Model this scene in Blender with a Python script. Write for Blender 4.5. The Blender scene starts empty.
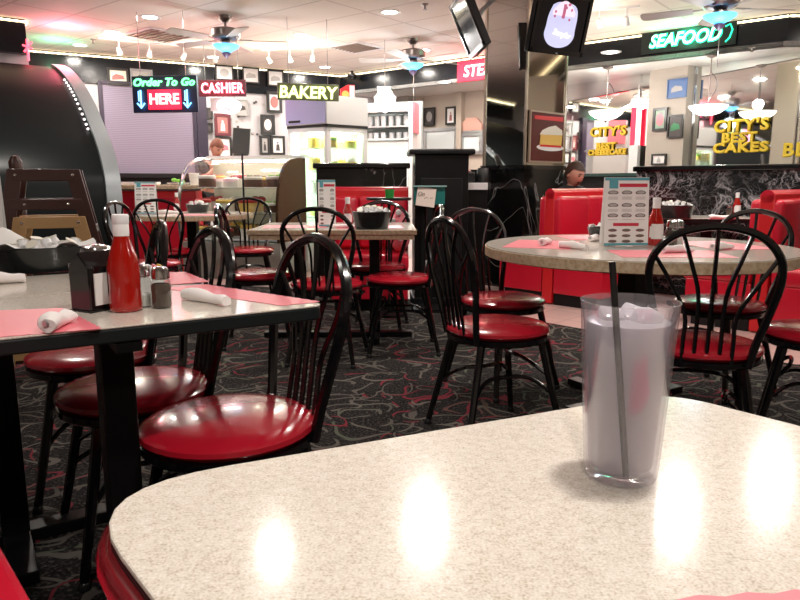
import bpy, bmesh, math, random
from mathutils import Vector, Matrix, Euler
random.seed(7)
S = bpy.context.scene
COL = S.collection
PI = math.pi
R = math.radians

# ------------------------------------------------------------------ camera, world, exposure
CAM_H, FPX, PITCH = 1.03, 680.0, R(9.76)
cd = bpy.data.cameras.new('camera'); cam = bpy.data.objects.new('camera', cd); COL.objects.link(cam)
cam.location = (0, 0, CAM_H); cam.rotation_euler = (PI/2 - PITCH, 0, 0)
cd.sensor_width = 36; cd.lens = 36*FPX/800; cd.clip_start = .02; cd.clip_end = 60
S.camera = cam
w = bpy.data.worlds.new('world'); S.world = w; w.use_nodes = True
w.node_tree.nodes['Background'].inputs[0].default_value = (.9, .8, .72, 1)
w.node_tree.nodes['Background'].inputs[1].default_value = .3
S.view_settings.view_transform = 'Standard'; S.view_settings.look = 'None'
S.view_settings.exposure = 1.15; S.view_settings.gamma = 1
S.cycles.max_bounces = 8; S.cycles.diffuse_bounces = 4; S.cycles.glossy_bounces = 4
S.cycles.transparent_max_bounces = 12; S.cycles.sample_clamp_indirect = 4
S.cycles.caustics_reflective = False; S.cycles.caustics_refractive = False
S.cycles.use_denoising = True

# ------------------------------------------------------------------ pixel -> place (800x600 frame)
def ray(px, py):
    u = (px-400)/FPX; v = (300-py)/FPX
    return Vector((u, math.cos(PITCH)+v*math.sin(PITCH), -math.sin(PITCH)+v*math.cos(PITCH)))
def atz(px, py, z):
    d = ray(px, py); t = (z-CAM_H)/d.z
    return Vector((d.x*t, d.y*t, z))
def aty(px, py, Y):
    d = ray(px, py); t = Y/d.y
    return Vector((d.x*t, Y, CAM_H+d.z*t))
def onwall(px, py, P, D):
    d = ray(px, py); n = Vector((-D[1], D[0]))
    t = (n.x*P[0]+n.y*P[1])/(n.x*d.x+n.y*d.y)
    return Vector((d.x*t, d.y*t, CAM_H+d.z*t))

# ------------------------------------------------------------------ materials
MATS = {}
def mat(name, col, rough=.5, metal=0, emit=None, es=0, coat=0, spec=.5):
    if name in MATS: return MATS[name]
    m = bpy.data.materials.new(name); m.use_nodes = True
    b = m.node_tree.nodes['Principled BSDF']
    b.inputs['Base Color'].default_value = (*col, 1); b.inputs['Roughness'].default_value = rough
    b.inputs['Metallic'].default_value = metal; b.inputs['Coat Weight'].default_value = coat
    b.inputs['Coat Roughness'].default_value = .08
    b.inputs['Specular IOR Level'].default_value = spec
    if emit: b.inputs['Emission Color'].default_value = (*emit, 1); b.inputs['Emission Strength'].default_value = es
    MATS[name] = m; return m
def nd(m, t, **kw):
    n = m.node_tree.nodes.new(t)
    for k, v in kw.items():
        if k.startswith('i_'): n.inputs[k[2:].replace('_', ' ')].default_value = v
        else: setattr(n, k, v)
    return n
def lk(m, a, b): m.node_tree.links.new(a, b)
def bsdf(m): return m.node_tree.nodes['Principled BSDF']
def math_(m, op, a, b=None, c=None):
    n = m.node_tree.nodes.new('ShaderNodeMath'); n.operation = op
    for i, v in enumerate((a, b, c)):
        if v is None: continue
        if isinstance(v, (int, float)): n.inputs[i].default_value = v
        else: lk(m, v, n.inputs[i])
    return n.outputs[0]
def mixc(m, f, a, b):
    n = m.node_tree.nodes.new('ShaderNodeMix'); n.data_type = 'RGBA'
    if isinstance(f, (int, float)): n.inputs[0].default_value = f
    else: lk(m, f, n.inputs[0])
    for i, v in ((6, a), (7, b)):
        if isinstance(v, tuple): n.inputs[i].default_value = (*v, 1)
        else: lk(m, v, n.inputs[i])
    return n.outputs[2]
def ramp(m, fac, stops):
    n = m.node_tree.nodes.new('ShaderNodeValToRGB'); e = n.color_ramp.elements
    while len(e) < len(stops): e.new(.5)
    for i, (p, c) in enumerate(stops):
        e[i].position = p; e[i].color = (*c, 1) if isinstance(c, tuple) else (c, c, c, 1)
    lk(m, fac, n.inputs[0]); return n.outputs[0]
def coord(m, rz=0, sc=1):
    t = nd(m, 'ShaderNodeTexCoord'); mp = nd(m, 'ShaderNodeMapping')
    mp.inputs['Rotation'].default_value = (0, 0, rz); mp.inputs['Scale'].default_value = (sc, sc, sc)
    lk(m, t.outputs['Object'], mp.inputs[0]); return mp.outputs[0]

BLACK = mat('black_gloss', (.004, .004, .005), .16, coat=.4)
BLACKM = mat('black_satin', (.006, .006, .007), .4, spec=.3)
BLACKL = mat('black_laminate', (.005, .005, .0055), .3, spec=.25)
TEALEDGE = mat('dark_vinyl_edge', (.012, .016, .017), .3)
CHROME = mat('chrome', (.75, .75, .76), .12, 1)
STEEL = mat('brushed_steel', (.6, .61, .62), .3, 1)
NICKEL = mat('brushed_nickel', (.32, .28, .27), .28, 1)
WHITE = mat('white_paint', (.78, .78, .78), .5)
PAPER = mat('white_paper', (.82, .81, .80), .7)
NAPK = mat('napkin_paper', (.92, .87, .87), .85)
PINK = mat('pink_placemat_paper', (.86, .22, .27), .42)
REDV = mat('red_vinyl_seat', (.40, .008, .022), .22, coat=.3)
REDB = mat('bright_red_vinyl', (.58, .010, .032), .3, coat=.2)
REDD = mat('red_paint', (.62, .012, .018), .4)
REDE = mat('dark_red_edge', (.20, .004, .010), .2, coat=.5)
WPLAST = mat('white_plastic', (.8, .8, .82), .35)
BPLAST = mat('black_plastic', (.012, .012, .013), .35)
LAV = mat('lavender_panel', (.42, .41, .68), .4)
BEIGE = mat('beige_wall', (.50, .43, .36), .6)
GREYW = mat('grey_wall', (.52, .51, .53), .7)
LWALL = mat('light_wall', (.74, .73, .74), .7)
DARKBAND = mat('dark_fascia', (.006, .008, .012), .2, spec=.35)
BARREL = mat('black_barrel', (.006, .009, .010), .36, spec=.25)
RIM = mat('silver_rim', (.42, .47, .50), .42, .5)
BROWN = mat('dark_walnut', (.050, .014, .010), .38)
TAN = mat('pale_oak', (.50, .30, .13), .45)
GREENP = mat('green_plastic', (.02, .25, .04), .4)
TEAL = mat('teal_plastic', (.01, .16, .15), .35)
KETCH = mat('ketchup', (.36, .008, .004), .12, coat=.8)
SKIN = mat('skin', (.62, .30, .22), .5)
HAIR = mat('brown_hair', (.05, .022, .012), .6)
HAIRR = mat('auburn_hair', (.16, .045, .02), .6)
CLOTHB = mat('black_cloth', (.012, .012, .014), .8)
SALT = mat('salt', (.8, .79, .77), .9)
PEPPER = mat('pepper', (.09, .06, .045), .95)
STRAW = mat('black_straw', (.006, .006, .007), .35)
FRYGRN = mat('green_garnish', (.15, .42, .03), .6)
CAKEY = mat('yellow_cake', (.75, .50, .12), .7)
CAKEW = mat('white_icing', (.86, .82, .74), .6)
CAKER = mat('berry_topping', (.5, .03, .03), .3)
CAKEB = mat('chocolate_cake', (.10, .04, .02), .6)
INK = mat('printed_red', (.55, .03, .06), .6)
INKD = mat('printed_grey', (.16, .13, .12), .6)
INKT = mat('printed_teal', (.10, .35, .42), .6)
YEL = mat('yellow_lettering', (.80, .56, .03), .5)
SCREEN = mat('tv_screen_dark', (.006, .006, .009), .1)
FOILR = mat('creamer_foil', (.75, .72, .62), .4)
PICB = mat('picture_dark_print', (.06, .05, .05), .4)
PICG = mat('picture_grey_print', (.42, .41, .40), .4)
PICR = mat('picture_red_print', (.40, .16, .15), .4)
PICBL = mat('picture_blue_print', (.10, .18, .38), .4)
FRAME = mat('black_frame', (.015, .013, .012), .35)
def emi(name, c, s):
    return mat(name, tuple(min(1, x) for x in c), .5, emit=c, es=s)
E_DOWN = emi('downlight_glow', (1, .96, .90), 10)
E_WARM = emi('warm_bulb', (1, .86, .66), 9)
E_BLUE = emi('blue_glass_light', (.10, .55, 1), 1.0)
E_SHADE = emi('pendant_shade_glow', (1, .95, .85), 1.5)
E_TUBE = emi('fluorescent_tube', (.80, 1, .92), 7)
E_CASE = emi('case_light', (1, .97, .85), 1.5)
N_RED = emi('neon_red', (1, .10, .15), 1.4)
N_REDP = emi('red_sign_face', (.85, .02, .06), .55)
N_GREEN = emi('neon_green', (.02, .75, .36), 1.2)
N_GREEN2 = emi('neon_bright_green', (.14, 1, .30), 1.5)
N_YEL = emi('neon_yellow', (.90, 1, .36), 1.1)
N_WHITE = emi('neon_white', (1, .88, .86), 1.3)
N_BLUE = emi('neon_blue', (.16, .55, 1), 2.0)
N_PINK = emi('neon_pinkish', (1, .66, .56), 1.3)

def m_glass(name, tint, gl=.08, rough=.02, diff=0, dcol=(.8, .8, .8)):
    m = bpy.data.materials.new(name); m.use_nodes = True; nt = m.node_tree; nt.nodes.clear()
    o = nd(m, 'ShaderNodeOutputMaterial'); t = nd(m, 'ShaderNodeBsdfTransparent'); g = nd(m, 'ShaderNodeBsdfGlossy')
    t.inputs[0].default_value = (*tint, 1); g.inputs['Roughness'].default_value = rough
    lw = nd(m, 'ShaderNodeLayerWeight'); lw.inputs[0].default_value = .35
    f = math_(m, 'MULTIPLY_ADD', lw.outputs['Facing'], .5, gl)
    f = math_(m, 'MINIMUM', f, .8)
    mx = nd(m, 'ShaderNodeMixShader'); lk(m, f, mx.inputs[0]); lk(m, t.outputs[0], mx.inputs[1]); lk(m, g.outputs[0], mx.inputs[2])
    out = mx.outputs[0]
    if diff:
        d = nd(m, 'ShaderNodeBsdfTranslucent'); d.inputs[0].default_value = (*dcol, 1)
        d2 = nd(m, 'ShaderNodeBsdfDiffuse'); d2.inputs[0].default_value = (*dcol, 1)
        ad = nd(m, 'ShaderNodeMixShader'); ad.inputs[0].default_value = .5
        lk(m, d.outputs[0], ad.inputs[1]); lk(m, d2.outputs[0], ad.inputs[2])
        m2 = nd(m, 'ShaderNodeMixShader'); m2.inputs[0].default_value = diff
        lk(m, out, m2.inputs[1]); lk(m, ad.outputs[0], m2.inputs[2]); out = m2.outputs[0]
    lk(m, out, o.inputs[0]); return m
GLASS = m_glass('clear_glass', (.96, .97, .97))
CASEG = m_glass('case_glass', (.93, .96, .94), .04)
TUMBLER = m_glass('clear_tumbler_plastic', (.985, .97, 1.0), .04, .05, .07, (1.0, .96, 1.0))
ICE = m_glass('ice', (.95, .94, .97), .12, .15, .6, (.88, .85, .90))
WATER = m_glass('water', (.985, .975, .99), .02, .05, .45, (.97, .91, 1.0))
vs = nd(WATER, 'ShaderNodeVolumeScatter'); vs.inputs['Color'].default_value = (1, .97, 1, 1); vs.inputs['Density'].default_value = 34
vs.inputs['Anisotropy'].default_value = .25
lk(WATER, vs.outputs[0], [n for n in WATER.node_tree.nodes if n.type == 'OUTPUT_MATERIAL'][0].inputs['Volume'])
MIRROR = mat('mirror', (.80, .81, .79), .03, 1)
MIRRORD = mat('bronze_mirror', (.50, .46, .40), .05, 1)

def m_laminate():
    m = mat('speckled_laminate', (.66, .59, .52), .135); c = coord(m)
    n = nd(m, 'ShaderNodeTexNoise', i_Scale=420.0, i_Detail=3.0); lk(m, c, n.inputs['Vector'])
    n2 = nd(m, 'ShaderNodeTexNoise', i_Scale=150.0, i_Detail=2.0); lk(m, c, n2.inputs['Vector'])
    f = math_(m, 'MULTIPLY_ADD', n2.outputs[0], .35, math_(m, 'MULTIPLY', n.outputs[0], .65))
    lk(m, ramp(m, f, [(.36, (.50, .43, .36)), (.47, (.66, .60, .53)), (.56, (.72, .665, .60)), (.66, (.78, .74, .69))]), bsdf(m).inputs['Base Color'])
    return m
LAM = m_laminate()
def m_woodedge():
    m = mat('tan_laminate', (.42, .29, .18), .35); c = coord(m)
    n = nd(m, 'ShaderNodeTexNoise', i_Scale=60.0, i_Detail=4.0); lk(m, c, n.inputs['Vector'])
    lk(m, ramp(m, n.outputs[0], [(.3, (.40, .27, .16)), (.5, (.56, .42, .28)), (.7, (.64, .51, .37))]), bsdf(m).inputs['Base Color'])
    return m
WEDGE = m_woodedge()
def m_carpet():
    m = mat('swirl_carpet', (.03, .03, .03), .95, spec=.1); c = coord(m)
    nz = nd(m, 'ShaderNodeTexNoise', i_Scale=3.2, i_Detail=1.0); lk(m, c, nz.inputs['Vector'])
    add = nd(m, 'ShaderNodeVectorMath', operation='MULTIPLY_ADD'); lk(m, nz.outputs['Color'], add.inputs[0])
    add.inputs[1].default_value = (.34, .34, 0); lk(m, c, add.inputs[2])
    col = None
    base = nd(m, 'ShaderNodeTexNoise', i_Scale=90.0, i_Detail=2.0); lk(m, c, base.inputs['Vector'])
    col = ramp(m, base.outputs[0], [(.40, (.010, .009, .010)), (.56, (.026, .023, .023)), (.70, (.10, .085, .075))])
    for sc, w_, offs, rings in ((2.1, .017, 0, (.15, .28)), (3.1, .013, 7.3, (.11, .21)), (5.5, .010, 3.1, (.08,))):
        mp = nd(m, 'ShaderNodeMapping'); mp.inputs['Location'].default_value = (offs, offs*1.7, 0); lk(m, add.outputs[0], mp.inputs[0])
        v = nd(m, 'ShaderNodeTexVoronoi', voronoi_dimensions='2D'); v.inputs['Scale'].default_value = sc; v.inputs['Randomness'].default_value = .8
        lk(m, mp.outputs[0], v.inputs['Vector'])
        sep = nd(m, 'ShaderNodeSeparateColor'); lk(m, v.outputs['Color'], sep.inputs[0])
        gate = nd(m, 'ShaderNodeTexNoise', i_Scale=4.5 + sc, i_Detail=0.0); lk(m, mp.outputs[0], gate.inputs['Vector'])
        gm = ramp(m, gate.outputs[0], [(.43, 0.), (.47, 1.)])
        d = math_(m, 'DIVIDE', v.outputs['Distance'], sc)
        for r in rings:
            l = math_(m, 'LESS_THAN', math_(m, 'ABSOLUTE', math_(m, 'SUBTRACT', d, r)), w_*.55)
            l = math_(m, 'MULTIPLY', l, gm)
            cc = ramp(m, sep.outputs[0], [(0, (.11, .098, .088)), (.50, (.13, .118, .103)), (.54, (.20, .028, .040)), (.70, (.19, .030, .045)), (.74, (.085, .10, .072)), (1, (.145, .125, .11))])
            col = mixc(m, l, col, cc)
    lk(m, col, bsdf(m).inputs['Base Color']); return m
CARPET = m_carpet()
def m_tiles(name, c1, c2, line, rz, bw, bh, mort, rough=.5):
    m = mat(name, c1, rough); c = coord(m, rz)
    b = nd(m, 'ShaderNodeTexBrick', offset=0.0); lk(m, c, b.inputs['Vector'])
    for k, v in (('Color1', c1), ('Color2', c2), ('Mortar', line)): b.inputs[k].default_value = (*v, 1)
    b.inputs['Scale'].default_value = 1; b.inputs['Mortar Size'].default_value = mort
    b.inputs['Brick Width'].default_value = bw; b.inputs['Row Height'].default_value = bh
    n = nd(m, 'ShaderNodeTexNoise', i_Scale=220.0); lk(m, c, n.inputs['Vector'])
    lk(m, mixc(m, math_(m, 'MULTIPLY', n.outputs[0], .12), b.outputs['Color'], (.3, .25, .22)), bsdf(m).inputs['Base Color'])
    return m
WA_ANG = math.atan2(-.81, 1)
CEIL = m_tiles('ceiling_tiles', (.86, .79, .735), (.84, .765, .71), (.66, .59, .54), -WA_ANG, 1.22, .61, .014, .8)
CEIL2 = m_tiles('smooth_soffit', (.74, .74, .72), (.72, .73, .71), (.60, .60, .58), -WA_ANG, 2.4, 1.2, .008, .25)
FTILE = m_tiles('rosy_floor_tile', (.62, .43, .39), (.58, .40, .37), (.40, .27, .25), -PI/4, .3, .3, .006, .3)
def m_marble():
    m = mat('black_marble', (.01, .01, .012), .15); c = coord(m)
    n = nd(m, 'ShaderNodeTexNoise', i_Scale=5.0, i_Detail=8.0); n.inputs['Distortion'].default_value = 1.6; lk(m, c, n.inputs['Vector'])
    n2 = nd(m, 'ShaderNodeTexNoise', i_Scale=2.6, i_Detail=2.0); lk(m, c, n2.inputs['Vector'])
    n3 = nd(m, 'ShaderNodeTexNoise', i_Scale=14.0, i_Detail=4.0); n3.inputs['Distortion'].default_value = 2.5; lk(m, c, n3.inputs['Vector'])
    v = math_(m, 'ABSOLUTE', math_(m, 'SUBTRACT', n.outputs[0], .5))
    v3 = math_(m, 'ABSOLUTE', math_(m, 'SUBTRACT', n3.outputs[0], .5))
    a = ramp(m, v, [(0, 1.), (.022, .25), (.05, 0.)]); g = ramp(m, n2.outputs[0], [(.38, .12), (.62, 1.)])
    b = ramp(m, v3, [(0, .8), (.012, .2), (.03, 0.)])
    f = math_(m, 'MULTIPLY', math_(m, 'MAXIMUM', a, b), g)
    lk(m, mixc(m, f, (.008, .009, .010), (.50, .49, .52)), bsdf(m).inputs['Base Color']); return m
MARBLE = m_marble()
MARBLED = mat('plain_black_marble', (.008, .009, .010), .15); _n = nd(MARBLED, 'ShaderNodeTexNoise', i_Scale=1.5, i_Detail=3.0); _n.inputs['Distortion'].default_value = 1.2; lk(MARBLED, coord(MARBLED), _n.inputs['Vector']); lk(MARBLED, ramp(MARBLED, math_(MARBLED, 'ABSOLUTE', math_(MARBLED, 'SUBTRACT', _n.outputs[0], .56)), [(0, .22), (.006, .04), (.012, .006)]), bsdf(MARBLED).inputs['Base Color'])
def m_blind():
    m = mat('lilac_blind', (.40, .36, .52), .5); t = nd(m, 'ShaderNodeTexCoord'); s = nd(m, 'ShaderNodeSeparateXYZ'); lk(m, t.outputs['Object'], s.inputs[0])
    f = math_(m, 'PINGPONG', s.outputs[2], .0125); f = math_(m, 'DIVIDE', f, .0125)
    lk(m, ramp(m, f, [(0, (.15, .12, .20)), (.3, (.21, .18, .25)), (1, (.25, .215, .28))]), bsdf(m).inputs['Base Color']); return m
BLIND = m_blind()
def m_rope():
    m = mat('rope_light', (.9, .8, .6), .4); t = nd(m, 'ShaderNodeTexCoord'); s = nd(m, 'ShaderNodeSeparateXYZ'); lk(m, t.outputs['Object'], s.inputs[0])
    f = math_(m, 'DIVIDE', math_(m, 'PINGPONG', s.outputs[0], .035), .035)
    e = ramp(m, f, [(0, .25), (.5, .4), (.75, 1.)])
    b = bsdf(m); b.inputs['Emission Color'].default_value = (1, .84, .52, 1)
    lk(m, math_(m, 'MULTIPLY', e, 3.0), b.inputs['Emission Strength']); return m
ROPE = m_rope()
def m_wicker():
    m = mat('black_woven_plastic', (.014, .017, .018), .25, coat=.5); c = coord(m, 0, 1)
    ch = nd(m, 'ShaderNodeTexChecker'); ch.inputs['Scale'].default_value = 75; lk(m, c, ch.inputs['Vector'])
    bp = nd(m, 'ShaderNodeBump'); bp.inputs['Strength'].default_value = .8; bp.inputs['Distance'].default_value = .006
    lk(m, ch.outputs['Fac'], bp.inputs['Height']); lk(m, bp.outputs[0], bsdf(m).inputs['Normal']); return m
WICK = m_wicker()

# ------------------------------------------------------------------ mesh building
class MB:
    def __init__(s): s.v = []; s.f = []; s.M = Matrix.Identity(4); s.mi = []; s.cur = 0
    def add(s, vs_, fs):
        k = len(s.v); s.v += [tuple(s.M @ Vector(p)) for p in vs_]
        s.f += [tuple(i+k for i in f) for f in fs]; s.mi += [s.cur]*len(fs); return s
    def box(s, c, d, r=None):
        x, y, z = (q/2 for q in d); m = (r.to_matrix() if isinstance(r, Euler) else r) if r is not None else None
        P = []
        for a in ((-x, -y, -z), (x, -y, -z), (x, y, -z), (-x, y, -z), (-x, -y, z), (x, -y, z), (x, y, z), (-x, y, z)):
            p = Vector(a)
            if m: p = m @ p
            P.append(p+Vector(c))
        return s.add(P, [(0, 3, 2, 1), (4, 5, 6, 7), (0, 1, 5, 4), (1, 2, 6, 5), (2, 3, 7, 6), (3, 0, 4, 7)])
    def prism(s, pts, z0, z1):
        n = len(pts)
        P = [(p[0], p[1], z0) for p in pts]+[(p[0], p[1], z1) for p in pts]
        return s.add(P, [tuple(range(n-1, -1, -1)), tuple(range(n, 2*n))]+[(i, (i+1) % n, n+(i+1) % n, n+i) for i in range(n)])
    def prismy(s, pts, y0, y1):   # outline in xz
        n = len(pts)
        P = [(p[0], y0, p[1]) for p in pts]+[(p[0], y1, p[1]) for p in pts]
        return s.add(P, [tuple(range(n)), tuple(range(2*n-1, n-1, -1))]+[(i, n+i, n+(i+1) % n, (i+1) % n) for i in range(n)])
    def tube(s, pts, r, n=8, closed=False):
        pts = [Vector(p) for p in pts]; N = len(pts); rs = r if isinstance(r, (list, tuple)) else [r]*N
        P = []; up = None
        for i, p in enumerate(pts):
            a = pts[(i-1) % N] if (closed or i > 0) else p; b = pts[(i+1) % N] if (closed or i < N-1) else p
            t = (b-a).normalized()
            if up is None: up = t.orthogonal().normalized()
            up = (up-t*up.dot(t)).normalized(); q = t.cross(up)
            for k in range(n):
                an = 2*PI*k/n; P.append(p+(up*math.cos(an)+q*math.sin(an))*rs[i])
        F = []
        for i in range(N if closed else N-1):
            j = (i+1) % N
            for k in range(n): F.append((i*n+k, i*n+(k+1) % n, j*n+(k+1) % n, j*n+k))
        if not closed: F += [tuple(range(n-1, -1, -1)), tuple((N-1)*n+k for k in range(n))]
        return s.add(P, F)
    def lathe(s, prof, n=24, c=(0, 0, 0), sx=1, sy=1, cap=True):
        P = []; F = []; m = len(prof)
        for r, z in prof:
            for k in range(n):
                a = 2*PI*k/n; P.append((c[0]+r*sx*math.cos(a), c[1]+r*sy*math.sin(a), c[2]+z))
        for i in range(m-1):
            for k in range(n): F.append((i*n+k, i*n+(k+1) % n, (i+1)*n+(k+1) % n, (i+1)*n+k))
        if cap:
            if prof[0][0] > 1e-5: F.append(tuple(range(n-1, -1, -1)))
            if prof[-1][0] > 1e-5: F.append(tuple((m-1)*n+k for k in range(n)))
        return s.add(P, F)
    def ball(s, c, r, n=12, sc=(1, 1, 1)):
        m = max(4, n//2)
        P = [(c[0], c[1], c[2]-r*sc[2])]; F = []
        for i in range(1, m):
            t = -PI/2+PI*i/m
            for k in range(n):
                a = 2*PI*k/n; P.append((c[0]+r*sc[0]*math.cos(t)*math.cos(a), c[1]+r*sc[1]*math.cos(t)*math.sin(a), c[2]+r*sc[2]*math.sin(t)))
        P.append((c[0], c[1], c[2]+r*sc[2])); L = len(P)-1
        for k in range(n):
            F.append((0, 1+(k+1) % n, 1+k)); F.append((L, 1+(m-2)*n+k, 1+(m-2)*n+(k+1) % n))
        for i in range(m-2):
            for k in range(n): F.append((1+i*n+k, 1+i*n+(k+1) % n, 1+(i+1)*n+(k+1) % n, 1+(i+1)*n+k))
        return s.add(P, F)
    def build(s, name, m, parent=None, bevel=0, seg=2, ang=38, loc=None, rz=0):
        me = bpy.data.meshes.new(name); me.from_pydata(s.v, [], s.f)
        ms = m if isinstance(m, (list, tuple)) else [m]
        if bevel and seg <= 2: ang = min(ang, 20)
        for q in ms: me.materials.append(q)
        b = bmesh.new(); b.from_mesh(me)
        if len(ms) > 1:
            for f, i in zip(b.faces, s.mi): f.material_index = i
        bmesh.ops.remove_doubles(b, verts=b.verts, dist=1e-6)
        if bevel:
            ed = [e for e in b.edges if len(e.link_faces) == 2 and e.calc_face_angle(0) > R(30)]
            bmesh.ops.bevel(b, geom=ed, offset=bevel, segments=seg, affect='EDGES', profile=.5, clamp_overlap=True)
        bmesh.ops.recalc_face_normals(b, faces=b.faces)
        for f in b.faces: f.smooth = True
        for e in b.edges:
            if len(e.link_faces) == 2 and e.calc_face_angle(0) > R(ang): e.smooth = False
        b.to_mesh(me); b.free()
        o = bpy.data.objects.new(name, me); COL.objects.link(o)
        if parent: o.parent = parent
        if loc is not None: o.location = loc
        if rz: o.rotation_euler.z = rz
        return o
def tag(o, label, cat, group=None):
    o['label'] = label; o['category'] = cat
    if group: o['group'] = group
    return o
def thing(name, label, cat, loc=(0, 0, 0), rz=0, group=None):
    o = bpy.data.objects.new(name, None); COL.objects.link(o); o.empty_display_size = .1
    o.location = loc; o.rotation_euler.z = rz
    return tag(o, label, cat, group)
def struct(o): o['kind'] = 'structure'; return o
def clone(root, loc, rz, label, group=None, name=None):
    def cp(o, par):
        c = o.copy(); COL.objects.link(c); c.parent = par
        for ch in list(o.children): cp(ch, c)
        return c
    r = cp(root, None); r.location = loc; r.rotation_euler.z = rz; r['label'] = label
    if group: r['group'] = group
    return r
def area(name, loc, size, power, col=(1, .93, .84), rot=(0, 0, 0), spread=180, shape='DISK', sy=None, parent=None):
    l = bpy.data.lights.new(name, 'AREA'); l.shape = shape; l.size = size; l.energy = power; l.color = col; l.spread = R(spread)
    if sy: l.size_y = sy
    o = bpy.data.objects.new(name, l); COL.objects.link(o); o.location = loc; o.rotation_euler = rot
    if parent: o.parent = parent
    return o
def point(name, loc, power, col=(1, .9, .78), r=.05, parent=None):
    l = bpy.data.lights.new(name, 'POINT'); l.energy = power; l.color = col; l.shadow_soft_size = r
    o = bpy.data.objects.new(name, l); COL.objects.link(o); o.location = loc
    if parent: o.parent = parent
    return o
def text(name, s, size, m, parent, loc=(0, 0, 0), ext=.006, bev=0, shear=0, spx=1.0, sx=1.0, off=0, rot=0):
    c = bpy.data.curves.new(name, 'FONT'); c.body = s; c.size = size; c.extrude = ext; c.bevel_depth = bev; c.bevel_resolution = 1
    c.align_x = 'CENTER'; c.align_y = 'CENTER'; c.shear = shear; c.space_character = spx; c.offset = off; c.resolution_u = 3
    t = bpy.data.objects.new(name, c); COL.objects.link(t)
    dg = bpy.context.evaluated_depsgraph_get(); dg.update()
    me = bpy.data.meshes.new_from_object(t.evaluated_get(dg)); bpy.data.objects.remove(t)
    me.transform(Matrix.Translation(loc) @ Matrix.Rotation(rot, 4, 'Y') @ Matrix.Diagonal((sx, 1, 1, 1)) @ Matrix.Rotation(PI/2, 4, 'X')); me.materials.clear(); me.materials.append(m)
    o = bpy.data.objects.new(name, me); COL.objects.link(o); o.parent = parent; return o
def catmull(P, k=6):
    P = [Vector(p) for p in P]; Q = [P[0]*2-P[1]]+P+[P[-1]*2-P[-2]]; out = []
    for i in range(1, len(Q)-2):
        for j in range(k):
            t = j/k; a, b, c, d = Q[i-1:i+3]
            out.append(.5*((2*b)+(-a+c)*t+(2*a-5*b+4*c-d)*t*t+(-a+3*b-3*c+d)*t**3))
    out.append(P[-1]); return out
def roundpoly(pts, rad, k=8):
    out = []; n = len(pts)
    for i in range(n):
        p = Vector(pts[i][:2]); a = Vector(pts[i-1][:2]); b = Vector(pts[(i+1) % n][:2])
        r = rad[i] if isinstance(rad, (list, tuple)) else rad
        u = (a-p).normalized(); v = (b-p).normalized(); 
        if r <= 0: out.append(p); continue
        half = math.acos(max(-1, min(1, u.dot(v))))/2; d = r/math.tan(half)
        d = min(d, (a-p).length*.48, (b-p).length*.48)
        A = p+u*d; B = p+v*d
        for j in range(k+1):
            t = j/k; out.append((1-t)**2*A+2*t*(1-t)*(p*.35+(A+B)*.325)*1.0+t*t*B if False else (1-t)**2*A+2*t*(1-t)*p+t*t*B)
    return out

# ------------------------------------------------------------------ lights of the room
CZ, LZ = 2.75, 2.43
WB_P, WB_D = (-4.9, 9.27), (1, .547)           # far-left wall
FA_P, FA_D = (2.5, 8.6), (1, -.81)             # fascia over the soffit
A2_P, A2_D = (0, 11.945), (1, -.87)            # alcove wall under the soffit
M_P, M_D = (3.5, 8.8), (1, -1.37)              # mirrored wall under the soffit
def downlight(x, y, z, label, power, vis=True):
    t = thing('recessed_downlight', label, 'ceiling light', (x, y, z), 0, 'recessed ceiling downlights')
    MB().lathe([(.075, -.004), (.105, -.006), (.11, -.001), (.11, .0)], 20, cap=False).build('trim_ring', WHITE, t)
    MB().lathe([(0, -.002), (.078, -.002)], 20, cap=False).build('lamp', E_DOWN, t)
    if power: area('downlight_lamp', (0, 0, -.012), .15, power, parent=t)
    return t
dl = [((150, 17), 'recessed downlight in the ceiling over the order sign, the larger of a row of three'),
      ((112, 32), 'recessed downlight, middle one of the row of three over the black barrel hood'),
      ((80, 45), 'recessed downlight, smallest and farthest of the row over the black barrel hood'),
      ((301, 35), 'recessed downlight above the bakery sign, beside the track lights'),
      ((390, 12), 'recessed downlight alone above the square ceiling vent'),
      ((371, 60), 'recessed downlight close to the black fascia by the security dome'),
      ((325, 67), 'small recessed downlight between bakery sign wires and dome camera'),
      ((213, 57), 'recessed downlight just above the cashier sign, behind the fan'),
      ((424, 50), 'recessed downlight seen just behind the ceiling fan with blue glass')]
for (p, l) in dl:
    q = atz(p[0], p[1], CZ); downlight(q.x, q.y, CZ, l, 10)
for (p, l) in [((445, 82), 'downlight in the low soffit left of the red steak sign'), ((611, 52), 'downlight in the low soffit beside the television')]:
    q = atz(p[0], p[1], LZ)
    downlight(q.x, q.y, LZ, l, 5)
# the same fittings over the near half of the room: the first few make the bright patches on the table tops
for x, y, pw, lab in [(.17, 4.25, 11, 'recessed downlight reflected in the middle of the near table top'),
                      (1.92, 4.42, 12, 'recessed downlight reflected in the near table top beside the glass'),
                      (2.84, 4.9, 12, 'recessed downlight before the right booths'),
                      (-.78, 3.9, 3, 'recessed downlight over the left chairs'),
                      (-2.7, 5.0, 13, 'recessed downlight before the barrel hood'),
                      (5.0, 6.0, 10, 'recessed downlight at the far right of the room'),
                      (-3.4, 1.6, 12, 'recessed downlight on the left side behind the picture'),
                      (3.9, 1.2, 9, 'recessed downlight on the right side behind the picture'),
                      (.45, .75, 15, 'added unseen downlight straight above the near table')]:  # last one is unseen, added to brighten the near table top
    downlight(x, y, CZ, lab, pw)
downlight(-.1, -1.0, CZ, 'added unseen downlight over the near table on the side away from the room', 15)  # unseen fill added to brighten glass, napkins and table from the front

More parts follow.
